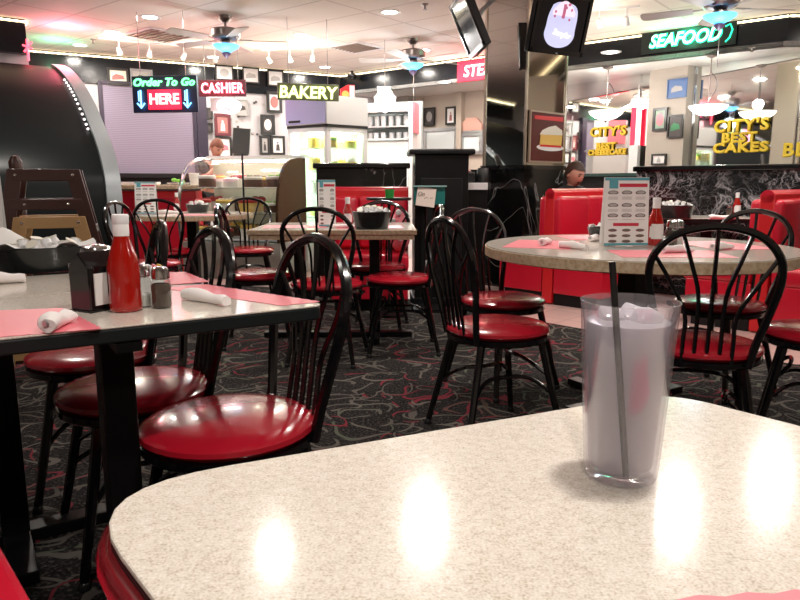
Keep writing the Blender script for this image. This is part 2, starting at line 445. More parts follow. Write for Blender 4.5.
# ------------------------------------------------------------------ structure
def wall(name, A, B, z0, z1, m, th=.08, bev=0):
    A = Vector(A); B = Vector(B); d = (B-A).normalized(); n = Vector((-d.y, d.x))*th
    return struct(MB().prism([A, B, B+n, A+n], z0, z1).build(name, m))
def lineint(P, D, Q, E_):
    P, D, Q, E_ = Vector(P), Vector(D), Vector(Q), Vector(E_)
    t = ((Q-P).x*E_.y-(Q-P).y*E_.x)/(D.x*E_.y-D.y*E_.x); return P+D*t
cor = lineint(WB_P, WB_D, FA_P, FA_D)          # fascia meets the far wall
cor2 = lineint(WB_P, WB_D, A2_P, A2_D)
WL0 = Vector((-4.05, 7.75)); WL1 = WL0+Vector((-.8, -.6))*5
XR = 6.4; a2r = Vector((XR, A2_P[1]-.87*XR)); far_ = FA_P[1]-.81*(4.0-2.5)
# floor: carpet near, rosy tile beyond
edge = [(-8, 7.4), (-3.0, 7.2), (-1.2, 6.75), (-.49, 6.56), (.26, 5.88), (1.35, 4.73), (2.28, 3.8), (XR+.2, 3.7)]
fl = MB().prism([(-8.4, -3.2), (XR+.2, -3.2)]+edge[::-1], -.05, 0).build('floor_carpet', CARPET); struct(fl)
fl.name = 'floor'
f2 = MB().prism([(-8.4, -3.3), (XR+.3, -3.3), (XR+.3, 13.5), (-8.4, 13.5)], -.10, -.052)
f2 = f2.prism(edge+[(XR+.2, 13.5), (-8, 13.5)], -.052, 0).build('floor_tile', FTILE); struct(f2)
# ceiling with the raised black fascia, soffit behind it
fk = Vector((4.0, far_)); fr = Vector((XR+.1, far_-.05))
struct(MB().prism([(-8.4, -3.2), (XR+.2, -3.2), (XR+.2, fr.y), fk, cor, (cor.x-.02, cor.y), WL1+Vector((-.3, 4.5)), (-8.4, 7)], CZ, CZ+.05).build('ceiling', CEIL))
struct(MB().prism([cor, fk, fr, (XR+.2, 13.5), (-3, 14)], LZ, LZ+.05).build('ceiling_soffit', CEIL2))
wall('trim_fascia', cor, fk, LZ, CZ, DARKBAND, .06)
wall('trim_fascia_side', fk, fr, LZ, CZ, DARKBAND, .06)
wbl = Vector((-8.2, WB_P[1]+WB_D[1]*(-8.2+4.9)))
wall('wall_far', wbl, cor2, 0, CZ, GREYW)
def rope(A, B, z, label, off=.02):
    A = Vector(A); B = Vector(B); d = (B-A); L = d.length; d.normalize(); n = Vector((d.y, -d.x))*off
    o = MB().tube([(0, 0, 0), (L, 0, 0)], .011, 6).build('rope_light', ROPE, None, loc=(A.x+n.x, A.y+n.y, z), rz=math.atan2(d.y, d.x))
    tag(o, label, 'rope light'); return o
def strip(A, B, z0, z1, m, name, label=None, th=.03):
    A = Vector(A); B = Vector(B); d = (B-A).normalized(); n = Vector((d.y, -d.x))*th
    return MB().prism([A, A+n, B+n, B], z0, z1).build(name, m)
bandL = Vector(WB_P)+Vector(WB_D)*(-2.5)
struct(strip(bandL, cor, 2.37, CZ, DARKBAND, 'trim_far_band'))
rope(bandL+Vector((.02, -.035)), cor+Vector((.0, -.04)), CZ-.03, 'rope light along the top of the picture band on the far wall', .02)
rope(cor, fk, CZ-.03, 'long rope light along the top of the black fascia holding the seafood sign')
rope(fk, fr, CZ-.03, 'short rope light where the black fascia turns, right of the seafood sign')
# near soffit beam and the wall beneath it
B0 = Vector((-4.0, 7.65)); dL = Vector((-.8, -.6)); dB = Vector((-.6, .8))
B1 = B0+dL*4.6
struct(MB().prism([B0, B1, B1+dB*1.5, B0+dB*1.5], 2.40, CZ-.002).build('trim_beam', DARKBAND))
rope(B1, B0, CZ-.03, 'rope light along the top of the short black beam over the barrel hood')
rope(B0, B0+dB*1.5, CZ-.03, 'rope light round the end of the short black beam')
struct(MB().prism([WL0, WL1, WL1+dB*.1, WL0+dB*.1], 0, 2.40).build('wall_left', GREYW))
# walls under the soffit, unseen sides of the room
wall('wall_back', cor2, (1.45, 10.683), 0, LZ+.1, GREYW)
wall('wall_alcove_side', (1.45, 10.683), (1.45, 11.61), 0, LZ+.1, GREYW)
wall('wall_mirror_side', (1.45, 11.61), (5.2, 6.47), 0, LZ+.1, BEIGE)
wall('wall_corner', (5.2, 6.47), (XR, 6.4), 0, CZ, BEIGE)
wall('wall_right', (XR, 7.5), (XR, -3.2), 0, CZ, BEIGE)
wall('wall_front', (XR, -3.1), (-8.3, -3.1), 0, CZ, BEIGE)
wall('wall_side', (-8.2, -3.2), (-8.2, 7.4), 0, CZ, LWALL)

# ------------------------------------------------------------------ chairs
def make_chair(label, loc, rz, group):
    t = thing('dining_chair', label, 'chair', loc, rz, group)
    MB().lathe([(0, .425), (.175, .425), (.200, .432), (.211, .445), (.209, .456), (.195, .465), (.15, .474), (0, .478)], 32).build('seat', REDV, t)
    ring = MB(); ring.lathe([(.165, .405), (.200, .405), (.208, .412), (.208, .428), (.198, .432), (.165, .430), (.165, .405)], 28, cap=False)
    ring.box((0, 0, .413), (.36, .035, .012)); ring.box((0, 0, .413), (.035, .36, .012)); ring.build('seat_frame', BLACK, t)
    H = [(-.135, -.165, .415), (-.150, -.178, .50), (-.182, -.198, .62), (-.200, -.216, .72), (-.186, -.232, .80), (-.12, -.244, .866), (0, -.250, .893)]
    H += [(-x, y, z) for x, y, z in H[-2::-1]]
    MB().tube(catmull(H, 5), .0135, 8).build('back_hoop', BLACK, t)
    for k, (xb, xm, zm, xt, zt, yt) in enumerate([(-.078, -.080, .60, -.183, .79, -.228), (-.040, -.042, .66, -.105, .872, -.243), (0, 0, .7, 0, .888, -.248), (.040, .042, .66, .105, .872, -.243), (.078, .080, .60, .183, .79, -.228)]):
        yb = -.185; f = (zm-.42)/(.47)
        MB().tube(catmull([(xb, yb, .42), (xb, yb-.015, .5), (xm, yb-.012-.05*f, zm), ((xm+xt)/2, (yb-.03+yt)/2-.012, (zm+zt)/2+.01), (xt, yt, zt)], 4), .0072, 6).build('spindle', BLACK, t)
    L = [(.205, .195), (-.205, .195), (-.19, -.225), (.19, -.225)]
    for x, y in L:
        tx, ty = x*.66, y*.62
        lg = MB().tube([(tx, ty, .415), (tx+(x-tx)*.45, ty+(y-ty)*.45, .23), (x, y, .012)], [.0165, .0150, .0125], 8).build('leg', BLACK, t)
        MB().lathe([(.015, 0), (.017, .004), (.015, .018), (.012, .022)], 8, c=(x, y, 0)).build('foot_cap', BPLAST, lg)
        # foot
    def on(i, z): 
        x, y = L[i]; tx, ty = x*.66, y*.62; f = (.415-z)/.403; return Vector((tx+(x-tx)*f, ty+(y-ty)*f, z))
    for i, j in ((0, 3), (1, 2)):
        a, b = on(i, .20), on(j, .20); s = -1 if a.x > 0 else 1
        m1 = a.lerp(b, .22)+Vector((s*.05, 0, .055)); m2 = a.lerp(b, .78)+Vector((s*.05, 0, .055))
        MB().tube(catmull([a, m1, a.lerp(b, .5)+Vector((s*.075, 0, .06)), m2, b], 5), .0085, 6).build('stretcher', BLACK, t)
    a, b = on(0, .27), on(1, .27)
    MB().tube(catmull([a, a.lerp(b, .25)+Vector((0, -.05, .05)), a.lerp(b, .75)+Vector((0, -.05, .05)), b], 5), .0085, 6).build('stretcher', BLACK, t)
    return t
# x, y, back direction, label
CH = [(-.42, 1.59, (.84, .54), 'black hoop back chair tucked under the end of the nearest left table', 'left'),
      (-.757, 1.874, (.84, .54), 'black hoop back chair tucked under the table holding the large butter basket', 'left'),
      (-1.06, 2.28, (.90, .43), 'black hoop back chair behind the pepper shaker, mostly hidden by tables', 'left'),
      (.40, 2.73, (-.93, -.36), 'black hoop back chair seen side-on, just left of the round table', 'round'),
      (.52, 3.38, (-.55, .83), 'black hoop back chair before the host stand, left behind the round table', 'round'),
      (1.095, 2.42, (-.30, -.95), 'black hoop back chair with its back to us, right of the water glass', 'round'),
      (1.56, 3.28, (.86, .50), 'black hoop back chair behind the round table before the right booth', 'round'),
      (1.66, 2.62, (.85, -.5), 'red seated black chair cut off by the picture edge, right of the round table', 'round'),
      (-.43, 3.95, (-.1, -1), 'black hoop back chair with its back to us at the square table', 'mid'),
      (-.90, 4.35, (-1, -.12), 'black hoop back chair side-on at the square table, left end', 'mid'),
      (.0, 4.17, (1, .05), 'black hoop back chair edge-on at the end of the square table by the host stand', 'mid'),
      (-.17, 4.78, (.15, 1), 'black hoop back chair facing us behind the basket of the square table', 'mid'),
      (-1.98, 5.83, (0, -1), 'black hoop back chair with its back to us at the far round table', 'far'),
      (-1.32, 5.98, (-.25, .97), 'black hoop back chair behind the far round table, before the pastry case', 'far'),
      (-1.82, 4.95, (-1, .1), 'black hoop back chair standing alone in front of the far round table', 'far')]
GR = {'left': 'chairs along the left tables', 'round': 'chairs around the near round table', 'mid': 'chairs around the square table', 'far': 'chairs at the far round table'}
proto = None
for x, y, b, lab, g in CH:
    rz = math.atan2(b[1], b[0])+PI/2
    if proto is None: proto = make_chair(lab, (x, y, 0), rz, GR[g])
    else: clone(proto, (x, y, 0), rz, lab, GR[g])

# ------------------------------------------------------------------ tables
TH = .75
def slab(pts, rad, z0, z1, m, par, name, bev=.003):
    return MB().prism(roundpoly(pts, rad), z0, z1).build(name, m, par, bevel=bev)
def inset(pts, d):
    c = sum((Vector(p[:2]) for p in pts), Vector((0, 0)))/len(pts)
    return [c+(Vector(p[:2])-c)*(1-d/(Vector(p[:2])-c).length) for p in pts]
def pedestal(t, x, y, w_, ztop, foot=.30, rz=0, m=BLACKL):
    MB().box((x, y, (ztop+.03)/2), (w_, w_, ztop-.03), Euler((0, 0, rz))).build('column', m, t, bevel=.004)
    b = MB()
    for a in (0, PI/2): b.box((x, y, .02), (foot*2, .07, .035), Euler((0, 0, rz+a)))
    b.build('cross_base', m, t, bevel=.004)
    b = MB()
    for a in (0, PI/2): b.box((x, y, ztop-.012), (foot*1.3, .05, .02), Euler((0, 0, rz+a)))
    b.build('top_bracket', m, t)
# near table (camera's own)
t = thing('dining_table', 'speckled cream table with dark red edge in front, holding the glass of ice water', 'table', (0, 0, 0))
FT = [(-.262, .575), (.405, .893), (.765, .27), (.13, -.12)]
FT = [(-.303, .588), (.362, .893), (.86, .27), (.207, -.036)]
slab(FT, [.11, .09, .09, .09], TH-.006, TH, LAM, t, 'tabletop', .002)
slab([Vector(p)*1.0 for p in FT], [.11, .09, .09, .09], TH-.011, TH-.006, BLACKM, t, 'edge_molding', 0)
pp = roundpoly(FT, [.11, .09, .09, .09]); c0 = sum(pp, Vector((0, 0)))/len(pp)
m_ = MB(); n = len(pp); P = []
prof = [(.001, TH-.011), (.009, TH-.018), (.012, TH-.030), (.008, TH-.045), (-.004, TH-.055)]
for off, z in prof:
    for i, p in enumerate(pp):
        tn = (pp[(i+1) % n]-pp[i-1]).normalized(); nn = Vector((tn.y, -tn.x))
        if nn.dot(p-c0) < 0: nn = -nn
        P.append((p.x+nn.x*off, p.y+nn.y*off, z))
F = [(k*n+i, k*n+(i+1) % n, (k+1)*n+(i+1) % n, (k+1)*n+i) for k in range(len(prof)-1) for i in range(n)]+[tuple(range(n)), tuple((len(prof)-1)*n+i for i in range(n))]
m_.add(P, F).build('side_band', REDE, t, ang=60)
pedestal(t, .26, .36, .09, TH-.055, .30, R(25))
# near left table
u = Vector((.846, .533)); v = Vector((-.62, .785))
c1 = Vector((-.168, 1.566)); c2 = Vector((-.570, 1.905))
def ltable(label, pts, cx, edge_m=TEALEDGE):
    t = thing('dining_table', label, 'table', (0, 0, 0))
    slab(pts, .035, TH-.004, TH, LAM, t, 'tabletop', .0015)
    slab(pts, .035, TH-.034, TH-.004, edge_m, t, 'edge_molding', .004)
    for (x, y) in cx: pedestal(t, x, y, .072, TH-.034, .28, R(33))
    return t
LT1 = [c1, c2, c2-u*1.5, c1-u*1.5]
ltable('speckled table with black edge on the left, holding the nearest ketchup bottle and shakers', LT1, [(-.643, 1.485), (-1.45, 1.13)])
d1 = c2+Vector((-.008, .012)); d1 = d1
d2 = d1+v*.42
LT2 = [d1, d2, d2-u*1.5, d1-u*1.5]
ltable('speckled table pushed against the left one, holding the large black butter basket', LT2, [(-1.12, 1.84), (-1.8, 1.50)])
# round table
t = thing('round_table', 'large round table with tan edge holding a folded menu, right of centre', 'table', (1.075, 3.10, 0))
MB().lathe([(0, .745), (.677, .745), (.677, .75), (0, .75)], 72).build('tabletop', LAM, t, ang=30)
MB().lathe([(0, .70), (.67, .70), (.682, .705), (.682, .744), (.678, .7445), (0, .7445)], 72).build('edge_band', WEDGE, t)
pedestal(t, 0, 0, .10, .70, .36, R(30))
# square double edged table
t = thing('square_table', 'tan square table with a doubled edge in the middle, in front of the red booth', 'table', (-.42, 4.53, 0), R(1))
MB().box((0, 0, .7335), (1.03, .80, .028)).build('tabletop', WEDGE, t, bevel=.003)
MB().box((0, 0, .7475), (1.0, .79, .005)).build('laminate_top', LAM, t)
MB().box((0, 0, .704), (1.0, .775, .03)).build('lower_leaf', WEDGE, t, bevel=.003)
MB().box((0, 0, .7225), (.985, .75, .006)).build('hinge_rail', BLACKM, t)
pedestal(t, -.25, 0, .07, .69, .25); pedestal(t, .25, 0, .07, .69, .25)
# far round table
t = thing('round_table', 'small pinkish round table far back by the barrel hood and pastry case', 'table', (-1.93, 6.36, 0))
MB().lathe([(0, .745), (.55, .745), (.55, .75), (0, .75)], 48).build('tabletop', LAM, t)
MB().lathe([(0, .705), (.545, .705), (.556, .71), (.556, .744), (0, .7445)], 48).build('edge_band', WEDGE, t)
pedestal(t, 0, 0, .09, .705, .33)
# booth table right
t = thing('booth_table', 'dark edged table between the two red booths against the marble half wall', 'table', (0, 0, 0))
BT = [(2.12, 5.50), (3.12, 5.50), (3.18, 5.60), (2.62, 6.10), (2.2, 6.05)]
slab(BT, .03, TH-.006, TH, LAM, t, 'tabletop', .002); slab(BT, .03, TH-.042, TH-.006, BLACKM, t, 'edge_molding', .003)
pedestal(t, 2.55, 5.72, .09, TH-.042, .26)

# ------------------------------------------------------------------ table top things
def place(o): return o
def placemat(corners, label, z=TH, m=PINK, group='pink paper placemats'):
    mb = MB(); N = []
    for i in range(4):
        a = Vector(corners[i]); b = Vector(corners[(i+1) % 4]); L = (b-a).length; k = max(2, int(L/.03)); nrm = Vector(((b-a).y, -(b-a).x)).normalized()
        for j in range(k):
            N.append(a.lerp(b, j/k)); N.append(a.lerp(b, (j+.5)/k)+nrm*.0035)
    o = mb.prism(N, z+.0003, z+.0014).build('paper_placemat', m)
    return tag(o, label, 'placemat', group)
def quad(cx, cy, w_, d_, rz):
    c, s = math.cos(rz), math.sin(rz)
    return [(cx+x*c-y*s, cy+x*s+y*c) for x, y in ((-w_/2, -d_/2), (w_/2, -d_/2), (w_/2, d_/2), (-w_/2, d_/2))]
a33 = math.atan2(.533, .846)
placemat([tuple(atz(*q, TH)[:2]) for q in ((-70, 343), (101, 329), (62, 308.5), (-70, 314))], 'pink placemat under the rolled napkin on the nearest left table')
placemat([(-.275, 1.548), (-.192, 1.600), (-.545, 1.88), (-.64, 1.815)], 'pink placemat at the right end of the nearest left table under a napkin roll')
placemat(quad(-1.22, 1.62, .42, .22, a33), 'pink placemat under the large butter basket')
placemat(quad(-.72, 1.98, .24, .26, a33), 'pink placemat on the second left table behind the shakers')
fm = [atz(705, 599.5, TH), atz(800, 594, TH)]
d_ = (fm[1]-fm[0]).normalized(); nrm = Vector((d_.y, -d_.x, 0))
placemat([p[:2] for p in (fm[0]+nrm*.16-d_*.02, fm[1]+nrm*.16+d_*.12, fm[1]+d_*.12, fm[0]-d_*.02)], 'pink placemat at the bottom right corner of the near table')
placemat(quad(.66, 3.15, .42, .29, R(70)), 'pink placemat on the left side of the round table')
placemat(quad(1.06, 3.55, .42, .26, R(4)), 'pink placemat at the back of the round table')
placemat(quad(1.08, 2.72, .43, .28, R(-4)), 'pink placemat at the front of the round table behind the hoop back chair')
placemat(quad(1.46, 3.10, .42, .28, R(-80)), 'pink placemat on the right side of the round table')
placemat(quad(-.20, 4.42, .42, .26, R(4)), 'pink placemat on the square table before its basket')
placemat(quad(-.68, 4.45, .40, .26, R(4)), 'pink placemat at the left of the square table')
placemat(quad(-1.75, 6.1, .42, .26, 0), 'pink placemat on the far round table')

def napkin(x, y, rz, label, z=TH+.0014, L=.14, r=.021):
    t = thing('napkin_roll', label, 'napkin', (x, y, z), rz, 'rolled white napkins')
    P = []; N = 10; seg = 16; F = []
    for i in range(N+1):
        f = i/N; xx = (f-.5)*L; rr = r*(1.0+.10*math.sin(f*9+x*30)-.28*f)*(.86 if i in (0, N) else 1)
        for k in range(seg):
            a = 2*PI*k/seg; q = rr*(1+.05*math.sin(3*a+f*4)); zz = max(q*math.sin(a)*.86+rr*.86, .0006)
            P.append((xx+.003*math.sin(k), q*math.cos(a)+.006*math.sin(f*3), zz))
    for i in range(N):
        for k in range(seg): F.append((i*seg+k, i*seg+(k+1) % seg, (i+1)*seg+(k+1) % seg, (i+1)*seg+k))
    F += [tuple(range(seg)), tuple(N*seg+k for k in range(seg))]
    MB().add(P, F).build('napkin', NAPK, t, ang=60)
    MB().tube([(L*.5*(-1), 0, r*.9), (-L*.5-.004, .002, r*.9)], .006, 8).build('cutlery_end', STEEL, t)
    return t
p = atz(62, 327, TH); napkin(p.x, p.y-.01, R(93), 'thick rolled napkin on the pink placemat left of the ketchup bottle', L=.105, r=.021)
p = atz(205, 303, TH); napkin(p.x, p.y, R(-38), 'long rolled napkin on the placemat right of the pepper shaker', L=.16, r=.018)
p = atz(1, 284, TH); napkin(p.x, p.y, R(30), 'rolled napkin below the butter basket at the picture edge', L=.12)
p = atz(84, 275, TH); napkin(p.x+.01, p.y+.02, R(60), 'rolled napkin half hidden behind the napkin dispenser', L=.11)
for px, py, a, l in [(546, 245, 62, 'small napkin roll at the left rim of the round table'), (573, 249, -48, 'napkin roll just left of the folded menu on the round table'),
                     (678, 253, 12, 'napkin roll seen through the hoop back chair on the round table'), (722, 250, 30, 'fat napkin roll on the back placemat of the round table'), (598, 241, 40, 'napkin roll behind the folded menu')]:
    p = atz(px, py, TH); napkin(p.x, p.y, R(a), l, L=.13, r=.020)
p = atz(343, 228, TH); napkin(p.x, p.y, R(6), 'flat napkin roll on the square table left of its basket', L=.16, r=.016)
p = atz(720, 219, TH); napkin(p.x, p.y-.05, R(8), 'long napkin roll on the booth table by its basket', L=.24, r=.022, z=TH)
p = atz(168, 213.5, TH); napkin(p.x, p.y, R(10), 'napkin roll on the far round table', L=.2, r=.02)

def ketchup(loc, label, h=.205, rz=0):
    k = h/.205
    t = thing('ketchup_bottle', label, 'ketchup bottle', loc, rz, 'glass ketchup bottles')
    pr = [(0, .0), (.030, 0), (.0335, .004), (.0335, .012), (.0325, .05), (.0330, .095), (.0290, .118), (.0205, .142), (.0160, .158), (.0150, .172)]
    MB().lathe([(r*k, z*k) for r, z in pr+[(0, .172)]], 28).build('bottle', KETCH, t, ang=50)
    MB().lathe([(r*k, z*k) for r, z in [(.0162, .160), (.0162, .185), (.0155, .186)]], 24, cap=False).build('neck_label', PAPER, t)
    MB().lathe([(r*k, z*k) for r, z in [(0, .205), (.0155, .205), (.0172, .202), (.0172, .188), (.0165, .185), (0, .185)]], 24).build('cap', WPLAST, t)
    b = MB()       # keystone label wrapped round the body
    for i in range(9):
        a0, a1 = R(-90-62+i*13.6), R(-90-62+(i+1)*13.6); r = .0341*k
        def zz(a): f = abs((a+PI/2)/R(62)); return (.030+.006*(f > .8), .094-.010*(f > .82))
        P = []
        for a in (a0, a1):
            lo, hi = zz((a0+a1)/2); P += [(r*math.cos(a), r*math.sin(a), lo*k), (r*math.cos(a), r*math.sin(a), hi*k)]
        b.add(P, [(0, 2, 3, 1)])
    b.build('body_label', PAPER, t)
    return t
p = atz(121, 313, TH); ketchup((p.x, p.y+.03, TH), 'large red ketchup bottle with a white cap on the nearest left table', .213, R(-118))
ketchup((1.16, 3.10, TH), 'ketchup bottle standing right of the folded menu on the round table', .215)
p = atz(348, 227, TH); ketchup((p.x, p.y, TH), 'ketchup bottle on the square table left of its basket', .19)
p = atz(736, 216, TH); ketchup((p.x, p.y, TH), 'ketchup bottle on the booth table against the marble wall', .2)
p = atz(174, 213, TH); ketchup((p.x, p.y+.1, TH), 'ketchup bottle on the far round table', .19)

def shaker(loc, label, fill, h=.095, fillh=.055):
    k = h/.095
    t = thing('shaker', label, 'shaker', loc, 0, 'glass table shakers')
    MB().lathe([(r*k, z*k) for r, z in [(.0, 0), (.021, 0), (.023, .003), (.023, .05), (.021, .060), (.0175, .068), (.0175, .074)]], 20, cap=False).build('glass_body', CASEG, t)
    MB().lathe([(r*k, z*k) for r, z in [(0, .003), (.0205, .003), (.0212, .006), (.0212, fillh*.9), (.018, fillh), (0, fillh+.001)]], 20).build('contents', fill, t)
    MB().lathe([(r*k, z*k) for r, z in [(.0185, .066), (.0205, .068), (.0205, .082), (.018, .091), (.010, .0955), (0, .0955)]], 20, cap=False).build('perforated_lid', CHROME, t)
    return t
p = atz(139, 308, TH); shaker((p.x, p.y+.02, TH), 'glass salt shaker between the ketchup bottle and pepper shaker', SALT, .098, .030)
p = atz(159, 309, TH); shaker((p.x, p.y+.02, TH), 'glass pepper shaker right of the large ketchup bottle', PEPPER, .094, .056)
shaker((1.235, 3.10, TH), 'small shaker beside the ketchup on the round table', PEPPER, .115)
shaker((1.275, 3.13, TH), 'pale salt shaker right of the folded menu on the round table', SALT, .115)
p = atz(729, 216, TH); shaker((p.x, p.y, TH), 'dark shaker beside the ketchup on the booth table', PEPPER, .1)
p = atz(750, 216, TH); shaker((p.x, p.y, TH), 'white shaker on the booth table nearest the right booth', SALT, .12, .065)
# napkin dispenser, sugar jar, sweetener caddy on the nearest left table
p = atz(98, 312, TH)
t = thing('napkin_dispenser', 'black napkin dispenser with a chrome side behind the large ketchup bottle', 'napkin dispenser', (p.x-.012, p.y+.045, TH), R(-28))
MB().prismy([(-.033, .004), (.033, .004), (.033, .098), (0, .132), (-.033, .098)], -.052, .052).build('housing', BLACK, t, bevel=.003)
MB().box((-.036, 0, .055), (.004, .095, .10)).build('chrome_side', CHROME, t, bevel=.001)
MB().box((.0345, 0, .05), (.003, .08, .07)).build('napkin_stack', PAPER, t)
MB().box((0, 0, .002), (.07, .108, .004)).build('foot', BPLAST, t)
p = atz(94, 300, TH)
t = thing('sugar_jar', 'glass sugar jar with a chrome lid behind the black napkin dispenser', 'jar', (p.x-.03, p.y+.10, TH))
MB().lathe([(0, 0), (.034, 0), (.036, .004), (.036, .085), (.034, .095)], 24, cap=False).build('glass_body', CASEG, t)
MB().lathe([(0, .002), (.033, .002), (.033, .06), (0, .062)], 20).build('sugar', SALT, t)
MB().lathe([(.036, .094), (.038, .096), (.038, .112), (.034, .121), (.012, .127), (0, .127)], 24, cap=False).build('lid', CHROME, t)
p = atz(143, 296, TH)
t = thing('sweetener_caddy', 'small white caddy of coloured sweetener packets behind the salt shaker', 'caddy', (p.x, p.y+.035, TH), a33)
MB().box((0, 0, .028), (.075, .05, .052)).build('caddy_box', WPLAST, t, bevel=.003)
for i, c in enumerate([PINK, YEL, LAV, PAPER, PINK, YEL]):
    MB().box((-.027+i*.011, 0, .052), (.004, .042, .044), Euler((0, R(4*(i-2)), 0))).build('sweetener_packet', c, t)

def basket(loc, label, rx=.125, ry=.09, h=.075, rz=0, rel=1, n=9, glabel=''):
    t = thing('plastic_basket', label, 'basket', loc, rz, 'black baskets of butter and creamers')
    pr = [(0, .0), (.80, 0), (.84, .003), (1.0, h), (1.02, h+.004), (1.0, h+.006), (.96, h), (.80, .006), (0, .006)]
    MB().lathe([(r*rx, z) for r, z in pr], 36, sy=ry/rx).build('woven_shell', WICK, t)
    # crumpled liner: sheet with a peak
    P = []; F = []; K = 28; rnd = random.Random(int(rx*1000)+n)
    for j in range(7):
        f = j/6
        for k in range(K):
            a = 2*PI*k/K; r = f*.97; z = h*.70+.03*(1-f)+f*f*(.030+.010*math.sin(5*a+1)+.008*math.sin(9*a))+rnd.uniform(-.003, .003)
            if rel == 2: z += .050*max(0, math.cos(a-2.5))**8*f
            P.append((r*rx*.97*math.cos(a), r*ry*.97*math.sin(a), max(z, h*.5)))
    for j in range(6):
        for k in range(K): F.append((j*K+k, j*K+(k+1) % K, (j+1)*K+(k+1) % K, (j+1)*K+k))
    MB().add(P, F).build('paper_liner', PAPER, t, ang=20)
    return t
def creamers(loc, n, rx, ry, h, where, rz=0, seed=1):
    rnd = random.Random(seed); base = None
    for i in range(n):
        a = i*2.4; r = math.sqrt((i+.5)/n)*.72
        x, y = r*rx*math.cos(a), r*ry*math.sin(a); X = loc[0]+x*math.cos(rz)-y*math.sin(rz); Y = loc[1]+x*math.sin(rz)+y*math.cos(rz)
        lab = 'small creamer tub with a foil lid '+where
        if base is None:
            base = thing('creamer_tub', lab, 'creamer', (0, 0, 0), 0, 'creamer tubs '+where)
            MB().lathe([(0, 0), (.012, 0), (.015, .018), (0, .018)], 10).build('tub', WPLAST, base)
            MB().lathe([(0, .018), (.018, .018), (.018, .0195), (0, .0195)], 10).build('foil_lid', FOILR, base); o = base
        else: o = clone(base, (0, 0, 0), 0, lab)
        o.location = (X, Y, loc[2]+h*.80+.030*(1-r)+.004); o.rotation_euler = (rnd.uniform(-.7, .7), rnd.uniform(-.7, .7), rnd.uniform(0, 6))
p = atz(37, 274, TH); bl = (p.x-.01, p.y+.09, TH+.0014)
basket(bl, 'large black woven basket with a crumpled white liner on the second left table', .158, .115, .075, a33, 2); creamers(bl, 12, .15, .11, .075, 'in the large basket on the left', a33, 3)
p = atz(371, 230, TH); bl = (p.x, p.y+.1, TH+.0014)
basket(bl, 'black basket heaped with creamers on the square table', .122, .09, .10, 0, 1); creamers(bl, 14, .12, .09, .115, 'in the basket on the square table', 0, 5)
p = atz(680, 219, TH); bl = (p.x, p.y+.12, TH)
basket(bl, 'black basket heaped with creamers on the booth table', .155, .11, .10, 0, 1); creamers(bl, 14, .15, .1, .115, 'in the basket on the booth table', 0, 7)
p = atz(194, 213, TH); bl = (p.x, p.y+.12, TH)
basket(bl, 'small black basket of creamers on the far round table', .11, .08, .07, 0, 1); creamers(bl, 8, .11, .08, .085, 'in the basket on the far table', 0, 9)
p = atz(607, 241, TH); basket((1.0, 3.38, TH), 'small dark basket peeping out left of the folded menu', .07, .055, .06, 0, 1)

def menu(loc, w_, h, rz, label, cols=3):
    t = thing('menu_stand', label, 'menu', loc, rz, 'upright folded menus')
    tl = R(4)
    for s in (-1, 1):
        y = s*.032
        P = [(-w_/2, y, .006), (w_/2, y, .006), (w_/2, y*.15, h), (-w_/2, y*.15, h)]
        P2 = [(a, b-s*.0025, c) for a, b, c in P]
        MB().add(P+P2, [(0, 1, 2, 3), (7, 6, 5, 4), (0, 4, 5, 1), (1, 5, 6, 2), (2, 6, 7, 3), (3, 7, 4, 0)]).build('menu_panel', PAPER, t)
        def yy(z): return (y+(y*.15-y)*(z-.006)/(h-.006))+s*.0006
        def patch(mb, x0, x1, z0, z1):
            mb.add([(x0, yy(z0), z0), (x1, yy(z0), z0), (x1, yy(z1), z1), (x0, yy(z1), z1)], [(0, 1, 2, 3)])
        r = MB(); patch(r, -w_*.17, w_*.46, h*.86, h*.91); r.build('heading_bar', INK, t); r = MB(); patch(r, -w_*.30, w_*.28, h*.30, h*.345); r.build('lower_heading_bar', INK, t)
        b = MB(); patch(b, -w_/2, w_/2, h*.955, h*.995); patch(b, -w_*.4, -w_*.2, h*.84, h*.955); b.build('teal_header', INKT, t); b = MB(); patch(b, -w_/2, w_/2, .006, .006+h*.035); b.build('teal_footer', INKT, t)
        if s > 0: continue
        for zs in ((.78, .60, .45), (.24, .16, .08)):
            for zf in zs:
                for ci in range(cols):
                    big = zf > .4
                    cx = (-.31+.62*ci/max(1, cols-1))*w_; zc = zf*h; rx_ = w_*(.12 if big else .10); rz_ = h*(.032 if big else .022)
                    d = MB(); d.add([(cx+rx_*math.cos(a), yy(zc), zc+rz_*math.sin(a)) for a in [2*PI*k/14 for k in range(14)]], [tuple(range(14))])
                    dp = d.build('dish_picture', INKD if big else mat('print_brown', (.20, .08, .06), .6), t)
                    e = MB(); q = .0003*s
                    e.add([(cx+rx_*.78*math.cos(a), yy(zc)+q, zc+rz_*.6*math.sin(a)+h*.004) for a in [2*PI*k/10 for k in range(10)]], [tuple(range(10))])
                    e.build('plate_highlight', PICG if big else INKD, dp)
        g = MB()
        for zf in (.715, .70, .685, .54, .525, .51, .39): 
            for ci in range(cols): cx = (-.31+.62*ci/max(1, cols-1))*w_; patch(g, cx-w_*.11, cx+w_*.11, h*zf, h*zf+h*.006)
        g.build('text_lines', PICG, t)
    return t
menu((1.005, 3.06, TH), .20, .305, R(3), 'tall white folded menu with dish pictures on the round table')
t3 = [(-1.78, 2.55), (-1.80, 3.12), (-2.7, 3.12), (-2.7, 2.55)]
ltable('speckled table mostly outside the left picture edge, holding a menu', t3, [(-2.2, 2.85)])
menu((-1.832, 3.0, TH), .17, .31, R(14), 'white folded menu cut by the left picture edge behind the basket')
p = atz(327, 227, TH); menu((p.x, p.y+.02, TH), .11, .30, R(8), 'narrow white menu card on the square table', 2)
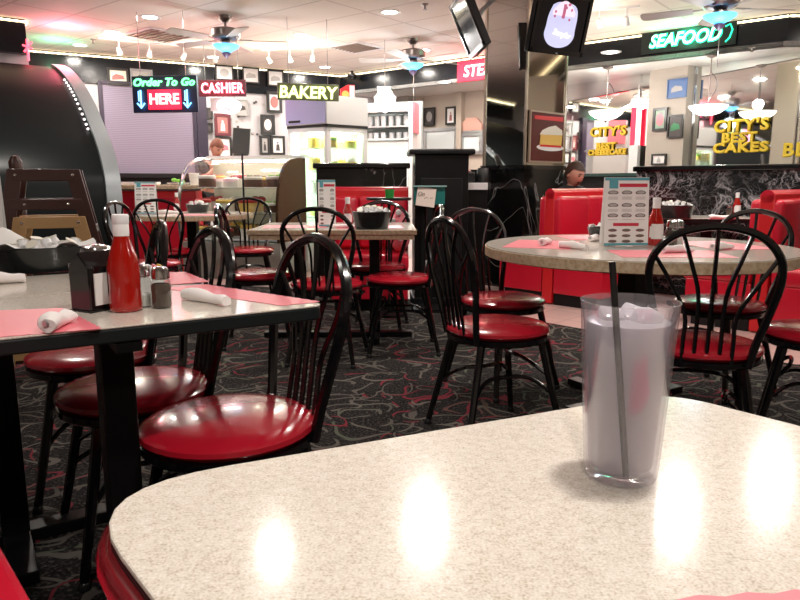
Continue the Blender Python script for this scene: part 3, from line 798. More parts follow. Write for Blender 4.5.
p = atz(147, 214, TH); menu((p.x, p.y, TH), .19, .29, R(2), 'white menu card with a grid of dishes on the far round table')
p = atz(772, 214, TH); menu((p.x, p.y+.1, TH), .10, .30, R(2), 'narrow menu card half hidden behind the right booth', 2)

# ------------------------------------------------------------------ the glass of ice water
GL = atz(624, 480, TH); gx, gy = GL.x, GL.y+.012
t = thing('water_glass', 'tall clear plastic tumbler of ice water standing on the near table', 'glass', (gx, gy, TH+.0003))
GH, RT, RB = .172, .0445, .0345
def rr(z): return RB+(RT-RB)*(z/GH)
pr = [(0, 0), (RB-.004, 0), (RB-.001, .002), (RB, .006)]+[(rr(z), z) for z in (.03, .06, .09, .12, .15, GH-.002)]+[(RT+.0006, GH), (RT-.0012, GH+.0003)]+[(rr(z)-.0024, z) for z in (.15, .12, .09, .06, .03, .010)]+[(RB-.006, .0085), (0, .0085)]
MB().lathe(pr, 56).build('tumbler', TUMBLER, t, ang=60)
WZ = GH*.885
MB().lathe([(0, .009), (RB-.0085, .009), (rr(.012)-.0052, .0125)]+[(rr(z)-.0052, z) for z in (.03, .06, .09, .12)]+[(rr(WZ)-.0052, WZ), (0, WZ)], 48, c=(0, .0028, 0)).build('water', WATER, t, ang=60)
rnd = random.Random(11)
for i in range(17):
    lay = i//5; a = i*2.45+lay; r = .017 if i < 15 else .008
    if math.sin(a) < -.25: a += PI*.8
    z = WZ-.004-lay*.027+rnd.uniform(-.003, .003)
    if lay == 0: z += .003
    sz = .021 if lay else .024
    o = MB().box((0, 0, 0), (sz, sz*.9, sz*.8)).build('ice_cube', ICE, None, bevel=.004, seg=2)
    o.location = (gx+r*math.cos(a), gy+.004+r*math.sin(a), TH+z); o.rotation_euler = (rnd.uniform(-.5, .5), rnd.uniform(-.5, .5), rnd.uniform(0, 3))
    tag(o, 'frosty ice cube floating in the tall tumbler of water', 'ice cube', 'ice cubes in the water glass')
bot = Vector((gx-.004, gy-.0278, TH+.0115)); d = Vector((gx-.0235, gy-.0305, TH+GH))-bot
def incl(f): return bot+d*f*1.25
sb = MB(); sb.tube([incl(f) for f in (0, .3, .6, .8, 1)], .0031, 10)
tag(sb.build('drinking_straw', STRAW), 'thin black straw standing in the tall tumbler', 'straw')

# ------------------------------------------------------------------ barrel hood, high chairs
BO = Vector((-2.43, 6.0)); brz = math.atan2(.6, .8)
t = thing('barrel_hood', 'big black barrel shaped hood with a silver rim on the left', 'hood', (BO.x, BO.y, 0), brz)
prof = [(0, .9), (.045, 1.12), (.20, 1.33), (.425, 1.53), (.75, 1.775), (1.08, 1.96), (1.5, 2.13), (1.86, 2.225)]
arc = [Vector((0, a, b)) for a, b in prof]; arc = catmull(arc, 5)
def xprism(mb, yz, x0, x1):
    n = len(yz); P = [(x0, y, z) for y, z in yz]+[(x1, y, z) for y, z in yz]
    return mb.add(P, [tuple(range(n)), tuple(range(2*n-1, n-1, -1))]+[(i, n+i, n+(i+1) % n, (i+1) % n) for i in range(n)])
body = [(0, 0)]+[(p.y, p.z) for p in arc]+[(1.86, 0)]
xprism(MB(), body, -2.9, -.12).build('barrel_body', BARREL, t, ang=40)
outer = [(p.y, p.z) for p in arc]; inn = []
for i, (y, z) in enumerate(outer):
    a = outer[max(0, i-1)]; b = outer[min(len(outer)-1, i+1)]; tx, tz = b[0]-a[0], b[1]-a[1]; L = math.hypot(tx, tz)
    inn.append((y-tz/L*.03, z+tx/L*.03))
xprism(MB(), [(0, 0)]+outer+[(outer[-1][0], outer[-1][1]+.03)]+inn[::-1]+[(-.03, 0)], -.125, 0).build('rim_band', RIM, t, ang=40)
xprism(MB(), [(.02, 0)]+[(y+.02, z-.02) for y, z in outer]+[(1.84, 0)], -.12, -.02).build('end_panel', BARREL, t, ang=40)
for k in range(13):
    p = arc[14+k*1]; MB().ball((-.15, p.y-.012, p.z+.016), .011, 8).build('bulb', N_WHITE, t)
xprism(MB(), [(-.005, .38), (-.012, .39), (-.012, .43), (-.005, .44)], -2.9, -.12).build('trim_line', BLACK, t)

def high_chair(loc, rz, m, label):
    t = thing('high_chair', label, 'high chair', loc, rz, 'stacked wooden high chairs')
    H = .86
    for s, nm in ((-1, 'front_frame'), (1, 'back_frame')):
        y = s*.12
        mb = MB()
        for sx in (-1, 1):
            mb.prismy([(sx*.335, 0), (sx*.265, 0), (sx*.095, H), (sx*.165, H)], y-.011, y+.011)
        def hw(z): return .335-.17*z/H
        for z0, z1 in ((.80, .86), (.655, .71), (.40, .44), (.12, .17)):
            mb.prismy([(-hw(z0)+.03, z0), (hw(z0)-.03, z0), (hw(z1)-.03, z1), (-hw(z1)+.03, z1)], y-.0125, y+.0125)
        f = mb.build(nm, m, t, bevel=.003)
        for (bx, bz) in ((-.13, .83), (.13, .83), (-.10, .683), (.10, .683)):
            MB().ball((bx, y+s*.013, bz), .008, 8, (1, .4, 1)).build('bolt', CHROME, f)
    MB().box((0, 0, .42), (.36, .23, .018)).build('seat', m, t, bevel=.003)
    for sx in (-1, 1):
        MB().box((sx*.215, 0, .55), (.02, .24, .04), Euler((0, -sx*R(11), 0))).build('side_rail', m, t, bevel=.003)
        MB().box((sx*.135, 0, .845), (.02, .24, .03), Euler((0, -sx*R(11), 0))).build('top_rail', m, t, bevel=.003)
    return t
hx, hy = -1.84, 3.62
high_chair((hx, hy, 0), R(22), TAN, 'pale wooden high chair at the bottom of the high chair stack')
high_chair((hx-.01, hy, .24), R(22), BROWN, 'dark brown wooden high chair stacked on the pale one behind the butter basket')
t = thing('wood_post', 'dark brown wooden post end standing behind the stacked high chairs', 'post', (-2.19, 3.95, 0))
MB().lathe([(0, 0), (.035, 0), (.035, 1.0), (.03, 1.02), (.022, 1.05), (.036, 1.08), (.036, 1.15), (.02, 1.18), (0, 1.185)], 16).build('turned_post', BROWN, t)
MB().lathe([(0, 0), (.14, 0), (.14, .03), (.05, .06), (.05, .06)], 16).build('foot', BROWN, t)

# ------------------------------------------------------------------ far left wall: window, pictures
def frame_on(px, py, P, D, off=.03):
    q = onwall(px, py, P, D); d = Vector(D).normalized(); n = Vector((d.y, -d.x)); return Vector((q.x+n.x*off, q.y+n.y*off, q.z)), math.atan2(d.y, d.x)
def wallrect(px0, py0, px1, py1, P, D, off=.03):
    a, rz = frame_on(px0, (py0+py1)/2, P, D, off); b, _ = frame_on(px1, (py0+py1)/2, P, D, off)
    cx, cy = (px0+px1)/2, (py0+py1)/2
    tp, _ = frame_on(cx, py0, P, D, off); bt, _ = frame_on(cx, py1, P, D, off)
    c, _ = frame_on(cx, cy, P, D, off)
    return c, rz, (Vector(b[:2])-Vector(a[:2])).length, tp.z-bt.z
def picture(px0, py0, px1, py1, P, D, label, m=PICG, fr=FRAME, fw=.028, motif=None, off=.03, mat2=PAPER):
    c, rz, W, H = wallrect(px0, py0, px1, py1, P, D, off)
    t = thing('framed_picture', label, 'picture', c, rz)
    mb = MB()
    for x, z, a, b in ((0, H/2-fw/2, W, fw), (0, -H/2+fw/2, W, fw), (-W/2+fw/2, 0, fw, H-2*fw), (W/2-fw/2, 0, fw, H-2*fw)): mb.box((x, 0, z), (a, .03, b))
    mb.build('frame', fr, t)
    MB().box((0, .004, 0), (W-2*fw, .012, H-2*fw)).build('print', m, t)
    if motif:
        b = MB()
        if motif == 'figure':
            b.prismy([(-W*.14, -H*.28), (W*.14, -H*.28), (W*.10, H*.06), (-W*.10, H*.06)], -.004, -.0025); b.prismy([(W*.06*math.cos(k*PI/5), H*.14+H*.06*math.sin(k*PI/5)) for k in range(10)], -.004, -.0025)
        elif motif == 'scene':
            b.prismy([(-W*.3, -H*.2), (W*.3, -H*.12), (W*.24, H*.08), (-W*.1, H*.16), (-W*.28, H*.02)], -.004, -.0025)
        elif motif == 'oval':
            b.prismy([(W*.26*math.cos(k*PI/8), H*.28*math.sin(k*PI/8)) for k in range(16)], -.004, -.0025)
        b.build('print_motif', mat2, t)
    return t
BP = Vector(WB_P)+Vector(WB_D).normalized()*0; BD = WB_D
picture(107, 69, 128, 86, BP, BD, 'framed warm toned picture on the dark band left of the order sign', FOILR, FRAME, .03, 'scene', .07, PICR)
picture(130, 70, 152, 87, BP, BD, 'grey framed picture on the dark band half behind the order sign', PICG, mat('pewter_frame', (.3, .3, .32), .4), .03, 'scene', .07, PICB)
picture(214, 66, 232, 81, BP, BD, 'pale picture on the dark band, first of three from the left, above the cashier sign', WHITE, FRAME, .02, 'oval', .07, PICG)
picture(241, 68, 258, 84, BP, BD, 'pale picture on the dark band, middle of the three by the cashier sign', WHITE, FRAME, .02, 'scene', .07, PICG)
picture(266, 71, 282, 87, BP, BD, 'pale picture on the dark band, nearest the bakery sign', WHITE, FRAME, .02, 'scene', .07, PICG)
picture(214, 114, 230, 136, BP, BD, 'portrait in a dark red frame below the cashier sign', PICR, mat('dark_red_frame', (.13, .02, .03), .4), .04, 'figure', .04, WHITE)
picture(216, 137, 231, 158, BP, BD, 'pale picture behind the person at the counter', WHITE, FRAME, .03, 'scene', .04, PINK)
picture(236, 100, 247, 116, BP, BD, 'unframed photo print right of the round white sign', PICG, PICG, .01, 'scene', .04, PICB)
picture(266, 92, 281, 113, BP, BD, 'black framed picture just under the bakery sign', PAPER, FRAME, .04, 'oval', .04, PICR)
picture(260, 115, 274, 135, BP, BD, 'black framed grey print left of the cooler, middle row', PICB, FRAME, .04, 'oval', .04, PAPER)
picture(259, 136, 269, 155, BP, BD, 'black framed print in the bottom row beside the figure picture', PICG, FRAME, .035, 'figure', .04, PICB)
picture(270, 136, 284, 155, BP, BD, 'black framed picture of a small dark figure in the bottom row', PAPER, FRAME, .035, 'figure', .04, PICB)
picture(233, 139, 247, 156, BP, BD, 'black framed blank sheet behind the small music stand', PAPER, FRAME, .035, None, .04)
picture(206, 108, 212, 119, BP, BD, 'tiny dark picture beside the doorpost, upper one', PICB, FRAME, .02, None, .04)
picture(206, 123, 212, 133, BP, BD, 'tiny dark picture beside the doorpost, lower one', PICB, FRAME, .02, None, .04)
# scattered cards on the cashier wall
rnd = random.Random(4)
for i in range(14):
    px, py = 232+rnd.uniform(0, 26), 114+rnd.uniform(0, 24)
    if i > 10: px, py = 250+rnd.uniform(0, 14), 96+rnd.uniform(0, 10)
    c, rz = frame_on(px, py, BP, BD, .012)
    o = MB().box((0, 0, 0), (.035, .003, .03)).build('wall_card', rnd.choice([PICG, PICB, PICG]), None, loc=c, rz=rz); tag(o, 'tiny card pinned on the cashier wall', 'card', 'cards pinned on the cashier wall')
# window with lilac blind
c, rz, W, H = wallrect(104, 86, 196, 176, BP, BD, .05)
wn = thing('window_1', 'window closed by a lilac blind', 'window', c, rz); del wn['label']; del wn['category']; struct(wn)
MB().box((0, 0, 0), (W-.06, .02, H-.06)).build('blind', BLIND, wn)
mb = MB()
for x, z, a, b in ((0, H/2, W, .05), (-W/2, 0, .05, H), (W/2, 0, .06, H)): mb.box((x, 0, z), (a, .06, b))
mb.build('window_frame', mat('plum_trim', (.025, .017, .04), .4), wn)
MB().box((0, -.03, -H/2), (W+.1, .14, .06)).build('window_sill', BLACKM, wn)
c, rz, W, H = wallrect(196, 86, 206, 166, BP, BD, .05)
struct(MB().box((0, 0, 0), (W, .09, H)).build('trim_1', mat('plum_trim', (0, 0, 0)), None, loc=c, rz=rz))
c, rz, W, H = wallrect(60, 176, 205, 268, BP, BD, .05)
struct(MB().box((0, 0, 0), (W, .05, H)).build('trim_2', BLACKM, None, loc=c, rz=rz))

# ------------------------------------------------------------------ counter, pastry case, cooler
def cbox(name, label, cat, x0, x1, y0, y1, z1, parts, rz=0, group=None):
    cx, cy = (x0+x1)/2, (y0+y1)/2
    return thing(name, label, cat, (cx, cy, 0), rz, group)
t = thing('takeout_counter', 'red fronted counter with a pale top far back under the lilac window', 'counter', (-2.92, 8.15, 0), R(8))
MB().box((0, 0, .47), (1.05, .5, .94)).build('body', REDD, t, bevel=.01)
MB().box((0, -.0, .985), (1.16, .62, .05)).build('countertop', WEDGE, t, bevel=.008)
MB().box((0, .03, .03), (.95, .46, .06)).build('toe_kick', BLACKM, t)
for x in (-.26, .26): MB().box((x, -.253, .5), (.46, .012, .74)).build('door', REDB, t, bevel=.004)
def cup(x, y, z, h, r, m, label, cat='cup', group=None):
    t = thing('paper_cup', label, cat, (x, y, z), 0, group)
    MB().lathe([(0, 0), (r*.75, 0), (r, h), (r*.9, h), (r*.68, .01), (0, .01)], 16).build('cup_body', m, t)
    MB().lathe([(r*.98, h-.004), (r*1.05, h), (r*.98, h+.004)], 16, cap=False).build('rim', m, t)
cup(-2.42, 8.12, 1.0105, .13, .06, PAPER, 'tall white cup on the far red counter')
cup(-2.30, 8.20, 1.0105, .09, .055, PAPER, 'short white cup at the right end of the far red counter')
t = thing('produce_plate', 'green leafy garnish heaped on a plate on the far red counter', 'plate', (-2.60, 8.10, 1.0105))
MB().lathe([(0, 0), (.08, 0), (.13, .018), (.127, .022), (.08, .006), (0, .006)], 20).build('plate', WPLAST, t)
mb = MB()
for i in range(7): mb.ball((.05*math.cos(i*2), .05*math.sin(i*2), .035+.01*(i % 3)), .032, 8, (1, 1, .7))
mb.build('garnish', FRYGRN, t)
t = thing('tray', 'long white tray lying at the left end of the far red counter', 'tray', (-3.02, 8.0, 1.0105), R(8))
MB().box((0, 0, .008), (.42, .2, .014)).build('tray_base', WPLAST, t, bevel=.004)
mb = MB()
for x, y, a, b in ((0, .1, .43, .012), (0, -.1, .43, .012), (.21, 0, .012, .2), (-.21, 0, .012, .2)): mb.box((x, y, .02), (a, b, .026))
mb.build('raised_rim', WPLAST, t)

PC = Vector((-1.74, 7.72)); prz = -.24
t = thing('pastry_case', 'curved glass pastry case full of cakes behind the far chairs', 'display case', (PC.x, PC.y, 0), prz)
gl = catmull([Vector((0, -.40, .40)), Vector((0, -.42, .70)), Vector((0, -.36, 1.0)), Vector((0, -.18, 1.22)), Vector((0, .10, 1.30)), Vector((0, .35, 1.31))], 5)
pl = [(p.y, p.z) for p in gl]
W2 = .58
MB().box((0, 0, .2), (W2*2, .78, .40)).build('base_cabinet', mat('grey_green_base', (.30, .31, .28), .5), t, bevel=.005)
MB().box((0, .375, .85), (W2*2, .02, .90)).build('back_panel', mat('case_back', (.50, .46, .38), .5), t)
P = [(-W2, y, z) for y, z in pl]+[(W2, y, z) for y, z in pl]; n = len(pl)
MB().add(P, [(i, i+1, n+i+1, n+i) for i in range(n-1)]).build('curved_glass', CASEG, t)
MB().tube([(-W2, y, z) for y, z in pl], .020, 8).build('left_rim', CHROME, t)
xprism(MB(), [(.38, .40)]+pl+[(.38, 1.31)], W2-.03, W2+.0).build('end_panel', mat('bronze_end_panel', (.075, .032, .012), .7, spec=.2), t)
for z, y0 in ((.42, -.36), (.70, -.34), (.97, -.26)): MB().box((-.015, (y0+.36)/2, z), (W2*2-.06, .36-y0, .014)).build('shelf', CASEG if z > .5 else WPLAST, t)
MB().box((0, .30, 1.28), (W2*2-.08, .05, .03)).build('light_strip', E_CASE, t)
area('case_lamp', (0, .20, 1.26), 1.0, 1.6, (1, .95, .85), (0, 0, 0), shape='RECTANGLE', sy=.1, parent=t)
MB().box((0, .36, 1.325), (W2*2+.04, .20, .03)).build('top_ledge', WPLAST, t)
def cake(pos, r, h, m1, m2, label, group, kind=0):
    t = thing('cake', label, 'cake', pos, 0, group)
    MB().lathe([(0, 0), (r*1.15, 0), (r*1.15, .006), (0, .006)], 18).build('board', WPLAST, t)
    MB().lathe([(0, .006), (r, .006), (r, h*.8), (0, h*.8)], 18).build('sponge', m1, t)
    MB().lathe([(r*1.01, h*.72), (r*1.03, h*.9), (r*.9, h), (0, h)], 18, cap=False).build('icing', m2, t)
    mb = MB()
    for k in range(6): mb.ball((r*.6*math.cos(k*PI/3), r*.6*math.sin(k*PI/3), h*1.02), r*.14, 6)
    mb.build('topping', [CAKER, CAKEW, CAKEB, FRYGRN][kind % 4], t); return t
k = 0
Mx = Matrix.Translation((PC.x, PC.y, 0)) @ Matrix.Rotation(prz, 4, 'Z')
rnd = random.Random(3)
for z, ys in ((.43, (-.20, .08)), (.71, (-.18, .10)), (.98, (-.06, .15))):
    for yy_ in ys:
        for j in range(4):
            x = -.42+.27*j+rnd.uniform(-.02, .02); p = Mx @ Vector((x, yy_, z))
            cake(p, rnd.uniform(.08, .105), rnd.uniform(.10, .17), rnd.choice([CAKEY, CAKEB, CAKEW]), rnd.choice([CAKEW, CAKEW, CAKER, CAKEY]), 'iced cake on a shelf of the curved pastry case', 'cakes in the pastry case', k); k += 1
# bakery cooler
t = thing('bakery_cooler', 'tall white lit bakery cooler with a lavender header and glass doors', 'cooler', (0, 0, 0))
A = Vector((-1.32, 8.22)); B = Vector((-.82, 7.86)); C_ = Vector((-.385, 8.22)); D_ = Vector((-.50, 8.85)); E_ = Vector((-1.28, 8.85))
poly = [A, B, C_, D_, E_]
MB().prism(poly, 0, .25).build('plinth', WHITE, t, bevel=.004)
HZ0, HZ1 = 1.665, 2.0
hp = [A+Vector((-.01, -.015)), B+Vector((0, -.02)), C_+Vector((.01, -.015)), D_, E_]
MB().prism(hp, HZ0+.02, HZ1).build('header_box', WHITE, t, bevel=.004)
def facepanel(P0, P1, z0, z1, th, name, m, off=.022, ins=(0, 0)):
    d = (P1-P0).normalized(); n = Vector((d.y, -d.x)); a = P0+d*ins[0]+n*off; b = P1-d*ins[1]+n*off
    return MB().prism([a, b, b+n*th, a+n*th], z0, z1).build(name, m, t)
facepanel(A, B, HZ0+.03, HZ1-.01, .006, 'lavender_panel', LAV, .024)
facepanel(A, B, HZ0+.05, HZ0+.075, .004, 'nameplate', BLACKM, .031, (.05, .38))
facepanel(A, B, HZ0-.01, HZ0+.02, .012, 'header_trim', BPLAST, .0); facepanel(B, C_, HZ0-.01, HZ0+.02, .012, 'header_trim', BPLAST, .0)
for P0, P1 in ((A, B), (B, C_)):
    d = (P1-P0); L = d.length; d.normalize(); n = Vector((d.y, -d.x))
    for a, b in ((0, .05), (L-.05, L)):
        q0, q1 = P0+d*a, P0+d*b; MB().prism([q0, q1, q1-n*.04, q0-n*.04], .25, HZ0).build('door_stile', WHITE, t, bevel=.003)
    for z0, z1 in ((.25, .32), (HZ0-.06, HZ0-.01)):
        MB().prism([P0, P1, P1-n*.035, P0-n*.035], z0, z1).build('door_rail', WHITE, t)
    MB().prism([P0-n*.015, P1-n*.015, P1-n*.02, P0-n*.02], .3, HZ0-.03).build('door_glass', CASEG, t)
MB().prism([D_, E_, E_+Vector((0, -.03)), D_+Vector((0, -.03))], .25, HZ0+.02).build('back_panel', mat('cooler_liner', (.70, .78, .66), .4), t)
MB().prism([E_, A, A+Vector((.03, 0)), E_+Vector((.03, 0))], .25, HZ0+.02).build('side_panel', mat('cooler_liner', (0, 0, 0)), t)
MB().prism([C_, D_, D_+Vector((-.03, 0)), C_+Vector((-.03, 0))], .25, HZ0+.02).build('side_panel', mat('cooler_liner', (0, 0, 0)), t)
sp = [A+Vector((.06, .03)), B+Vector((0, .08)), C_+Vector((-.06, .03)), D_+Vector((-.05, -.05)), E_+Vector((.05, -.05))]
for z in (.32, .62, .90, 1.16, 1.42): MB().prism(sp, z, z+.012).build('shelf', CASEG if z > .4 else WPLAST, t)
tp = A+(B-A)*.17+Vector((.02, .05))
MB().tube([(tp.x, tp.y, .32), (tp.x, tp.y, HZ0-.08)], .028, 10).build('lamp_tube', E_TUBE, t)
tp2 = C_+Vector((-.10, .05)); MB().tube([(tp2.x, tp2.y, .32), (tp2.x, tp2.y, HZ0-.08)], .015, 10).build('lamp_tube', E_TUBE, t)
MB().box((-.83, 8.45, HZ0-.04), (.6, .10, .02)).build('lamp_tube', E_TUBE, t)
area('cooler_lamp', (-.83, 8.40, HZ0-.07), .6, 7, (.92, 1, .85), shape='RECTANGLE', sy=.4, parent=t)
area('cooler_lamp', (-1.14, 8.2, 1.0), .1, 4, (.85, 1, .92), (PI/2, 0, R(90-35)), shape='RECTANGLE', sy=1.2, parent=t)
rnd = random.Random(8); k = 0
for z in (.335, .635, .915, 1.175, 1.435):
    for (x, y) in ((-1.03, 8.30), (-.80, 8.14), (-.58, 8.30), (-.90, 8.50), (-.70, 8.52)):
        cake((x+rnd.uniform(-.01, .01), y, z), rnd.uniform(.07, .082), rnd.uniform(.09, .15), rnd.choice([CAKEY, CAKEY, CAKEW, mat('lime_cake', (.50, .55, .10), .6)]), rnd.choice([CAKEW, CAKEY, FRYGRN, CAKEW]), 'iced cake standing on a shelf inside the bakery cooler', 'cakes in the bakery cooler', k); k += 1
t = thing('cardboard_display', 'red and white cardboard display standing on top of the bakery cooler', 'sign', (-.62, 8.32, 2.0), R(20))
MB().prismy([(-.085, 0), (.085, 0), (.085, .17), (.0, .17), (-.085, .12)], -.02, .02).build('board', REDD, t); MB().prismy([(.02, .01), (.08, .01), (.08, .16), (.02, .16)], -.024, -.021).build('white_panel', PAPER, t)
MB().prismy([(-.03+.045*math.cos(k*PI/8), .06+.04*math.sin(k*PI/8)) for k in range(16)], -.024, -.021).build('round_print', CAKEY, t)
# music stand with a dark board
t = thing('menu_board_stand', 'dark grey board on a thin pole in front of the pastry case', 'sign stand', (-1.575, 6.93, 0))
MB().tube([(0, 0, .02), (0, 0, 1.35)], .010, 8).build('pole', BLACKM, t); MB().lathe([(0, 0), (.13, 0), (.13, .015), (.02, .03), (0, .03)], 20).build('base', BLACKM, t)
MB().box((.0, -.01, 1.44), (.17, .02, .25), Euler((R(-8), R(4), 0))).build('board', mat('slate_board', (.10, .10, .10), .5), t)

# ------------------------------------------------------------------ hanging signs
def wires(t, W, h, top, n=2):
    for x in ((-W*.35, W*.35) if n == 2 else (0,)): MB().tube([(x, 0, h), (x*1.0, 0, top)], .0035, 5).build('hanging_wire', NICKEL, t)
q = aty(164, 94, 7.3)
t = thing('neon_sign', 'hanging order to go here neon sign with green script and blue arrows', 'neon sign', q, R(-6), 'hanging neon signs')
MB().box((0, .03, 0), (.70, .03, .37)).build('backing_board', mat('navy_board', (.012, .018, .05), .4), t, bevel=.004)
MB().box((0, .008, -.055), (.36, .015, .20)).build('red_panel', N_REDP, t, bevel=.003)
text('script_lettering', 'Order To Go', .105, N_GREEN2, t, (0, -.005, .115), .005, .004, .25, 1.05, 1.08)
text('here_lettering', 'HERE', .15, N_PINK, t, (0, -.006, -.055), .005, .003, 0, 1.0, .93)
for x in (-.25, .25):
    a = MB(); a.tube([(x, -.008, .04), (x, -.008, -.13)], .009, 6); a.tube([(x-.04, -.008, -.09), (x, -.008, -.14), (x+.04, -.008, -.09)], .008, 6)
    a.tube([(x-.022, -.008, .03), (x-.022, -.008, -.07)], .006, 6); a.build('arrow_tube', N_BLUE, t)
wires(t, .7, .18, CZ-q.z)
point('sign_glow', (0, -.15, 0), 1.2, (1, .35, .5), .15, t)
q = aty(222, 88, 8.3)
t = thing('neon_sign', 'hanging red neon cashier sign above a round white sign', 'neon sign', q, R(-2), 'hanging neon signs')
MB().box((0, .02, 0), (.56, .02, .19)).build('backing_board', mat('maroon_board', (.10, .004, .012), .4), t, bevel=.004)
text('lettering', 'CASHIER', .158, N_WHITE, t, (0, -.006, -.005), .004, .0, 0, 1.08, .76)
text('neon_halo', 'CASHIER', .158, N_RED, t, (0, .006, -.005), .003, .009, 0, 1.08, .76)
wires(t, .56, .09, CZ-q.z); point('sign_glow', (0, -.12, 0), 1.5, (1, .12, .16), .12, t)
q = aty(229, 106, 8.5)
t = thing('round_sign', 'round white lit sign with a curved dark line below the cashier sign', 'sign', q, 0)
MB().prismy([(.145*math.cos(k*PI/16), .095*math.sin(k*PI/16)) for k in range(32)], -.02, .02).build('disc', emi('white_sign_face', (1, .96, 1), .7), t)
MB().box((-.12, .03, .02), (.22, .02, .15)).build('white_plate', PAPER, t)
MB().tube([(-.10, -.022, .03), (-.06, -.022, -.02), (0, -.022, -.045), (.05, -.022, -.05)], .007, 5).build('curved_line', PICG, t)
wires(t, .2, .09, .13, 2)
q = aty(308.5, 92, 7.6)
t = thing('neon_sign', 'hanging bakery sign with glowing yellow letters on a dark board', 'neon sign', q, R(14), 'hanging neon signs')
MB().box((0, .02, 0), (.66, .03, .175)).build('backing_board', mat('olive_board', (.10, .11, .06), .4), t, bevel=.004)
text('lettering', 'BAKERY', .175, N_YEL, t, (-.01, -.01, -.012), .006, .004, .08, 1.0, .98)
wires(t, .6, .09, CZ-q.z)
q = aty(385, 101, 8.6)
t = thing('lit_hat_sign', 'jagged white lit sign hanging in front of the kitchen', 'sign', q, 0)
P = []
for k in range(20): P.append(((.125+.018*(k % 2))*math.cos(k*PI/10), (.13+.016*(k % 2))*math.sin(k*PI/10)))
MB().prismy(P, -.02, .02).build('face', emi('warm_white_face', (1, .98, .92), .9), t)
mb = MB()
for k in range(3): mb.tube([(-.07+.05*k, -.023, -.06), (-.05+.05*k, -.023, .0), (-.06+.06*k, -.023, .06)], .006, 5)
mb.build('printed_strokes', PICR, t); wires(t, .1, .12, CZ-q.z-.02, 1)
# signs on the fascia
c, rz = frame_on(476, 70.5, FA_P, FA_D, .02)
t = thing('neon_sign', 'red lit steaks sign on the fascia, half behind the mirrored column', 'neon sign', (c.x, c.y, c.z), rz)
MB().box((.14, 0, -.0), (.86, .03, .27)).build('red_panel', N_REDP, t, bevel=.004)
text('lettering', 'STEAKS', .215, N_WHITE, t, (.16, -.022, -.01), .005, .002, .15, 1.0, .95)
point('sign_glow', (0, -.2, 0), 2, (1, .1, .12), .12, t)
c, rz = frame_on(688, 39, FA_P, FA_D, .04)
t = thing('neon_sign', 'green neon seafood sign on the black fascia', 'neon sign', c, rz)
text('neon_tubes', 'SEAFOOD', .19, emi('neon_mint', (.55, 1, .86), 2.2), t, (-.03, -.03, 0), .003, .0015, .28, 1.0, .90)
text('green_halo', 'SEAFOOD', .19, N_GREEN, t, (-.03, -.01, 0), .002, .012, .28, 1.0, .90)
mb = MB(); mb.tube([(.40, -.02, .07), (.45, -.02, .09), (.475, -.02, .03), (.45, -.02, -.05), (.41, -.02, -.09)], .008, 6); mb.build('fish_tail_tube', N_GREEN, t)
MB().box((0, .006, 0), (1.02, .012, .235)).build('backing_board', mat('green_black_board', (.004, .010, .009), .3), t)
point('sign_glow', (0, -.12, .06), 5, (.1, 1, .5), .15, t)
q = Vector((B0.x, B0.y, 0))+Vector((.03, -.05, 2.44))
t = thing('neon_sign', 'small red neon star tube at the end of the short black beam', 'neon sign', q, 0)
mb = MB(); mb.tube([(0, 0, -.12), (0, 0, .10)], .012, 6); mb.tube([(-.05, 0, .04), (.05, 0, .0)], .010, 6); mb.tube([(-.04, 0, -.03), (.05, 0, .07)], .010, 6); mb.build('neon_tube', N_RED, t)
point('sign_glow', (.25, .35, .12), 9, (1, .15, .25), .1, t); point('sign_glow', (-.2, 1.1, .15), 3, (.1, 1, .5), .1, t)

# ------------------------------------------------------------------ ceiling fittings
def fan(px, py, Y, rz, label, chain=.1):
    q = aty(px, py, Y); 
    t = thing('ceiling_fan', label, 'ceiling fan', (q.x, q.y, CZ), rz, 'ceiling fans with blue glass lights')
    MB().lathe([(0, 0), (.075, 0), (.07, -.03), (.03, -.065), (0, -.065)], 20).build('canopy', NICKEL, t)
    MB().tube([(0, 0, -.06), (0, 0, -.15)], .013, 8).build('downrod', NICKEL, t)
    MB().lathe([(0, -.11), (.07, -.115), (.145, -.135), (.155, -.15), (.15, -.205), (.12, -.235), (.05, -.245), (0, -.245)], 28).build('motor_housing', NICKEL, t, ang=30)
    for k in range(5):
        a = k*2*PI/5; c, s = math.cos(a), math.sin(a)
        ir = MB(); ir.box((.20*c, .20*s, -.235), (.13, .035, .006), Euler((0, 0, a))); b_ = ir.build('blade_iron', NICKEL, t)
        P = roundpoly([(.22, -.055), (.66, -.075), (.66, .075), (.22, .055)], [.02, .05, .05, .02], 4)
        mb = MB(); mb.M = Matrix.Rotation(a, 4, 'Z') @ Matrix.Translation((0, 0, -.238)) @ Matrix.Rotation(R(11), 4, 'X')
        mb.prism(P, -.004, .004).build('blade', mat('whitewashed_blade', (.60, .55, .50), .45), t)
    MB().lathe([(.045, -.245), (.06, -.26), (.06, -.285), (.115, -.29)], 20, cap=False).build('light_fitter', NICKEL, t)
    MB().lathe([(.115, -.288), (.138, -.292), (.128, -.312), (.09, -.335), (.04, -.362), (0, -.365)], 24, cap=False).build('glass_bowl', E_BLUE, t)
    MB().lathe([(0, -.36), (.035, -.362), (.05, -.375), (.03, -.40), (.01, -.42), (0, -.425)], 14).build('finial', mat('purple_finial', (.08, .03, .07), .3), t)
    MB().tube([(0.01, 0, -.42), (.01, 0, -.42-chain)], .003, 5).build('pull_chain', NICKEL, t)
    point('fan_lamp', (0, 0, -.60), 3.5, (.75, .9, 1), .1, t)
    return t
fan(225, 16, atz(225, 16, CZ).y, R(10), 'ceiling fan with a blue glass light above the cashier sign', .1)
fan(413, 39, atz(413, 39, CZ).y, R(30), 'ceiling fan with a blue glass light above the white kitchen sign', .35)
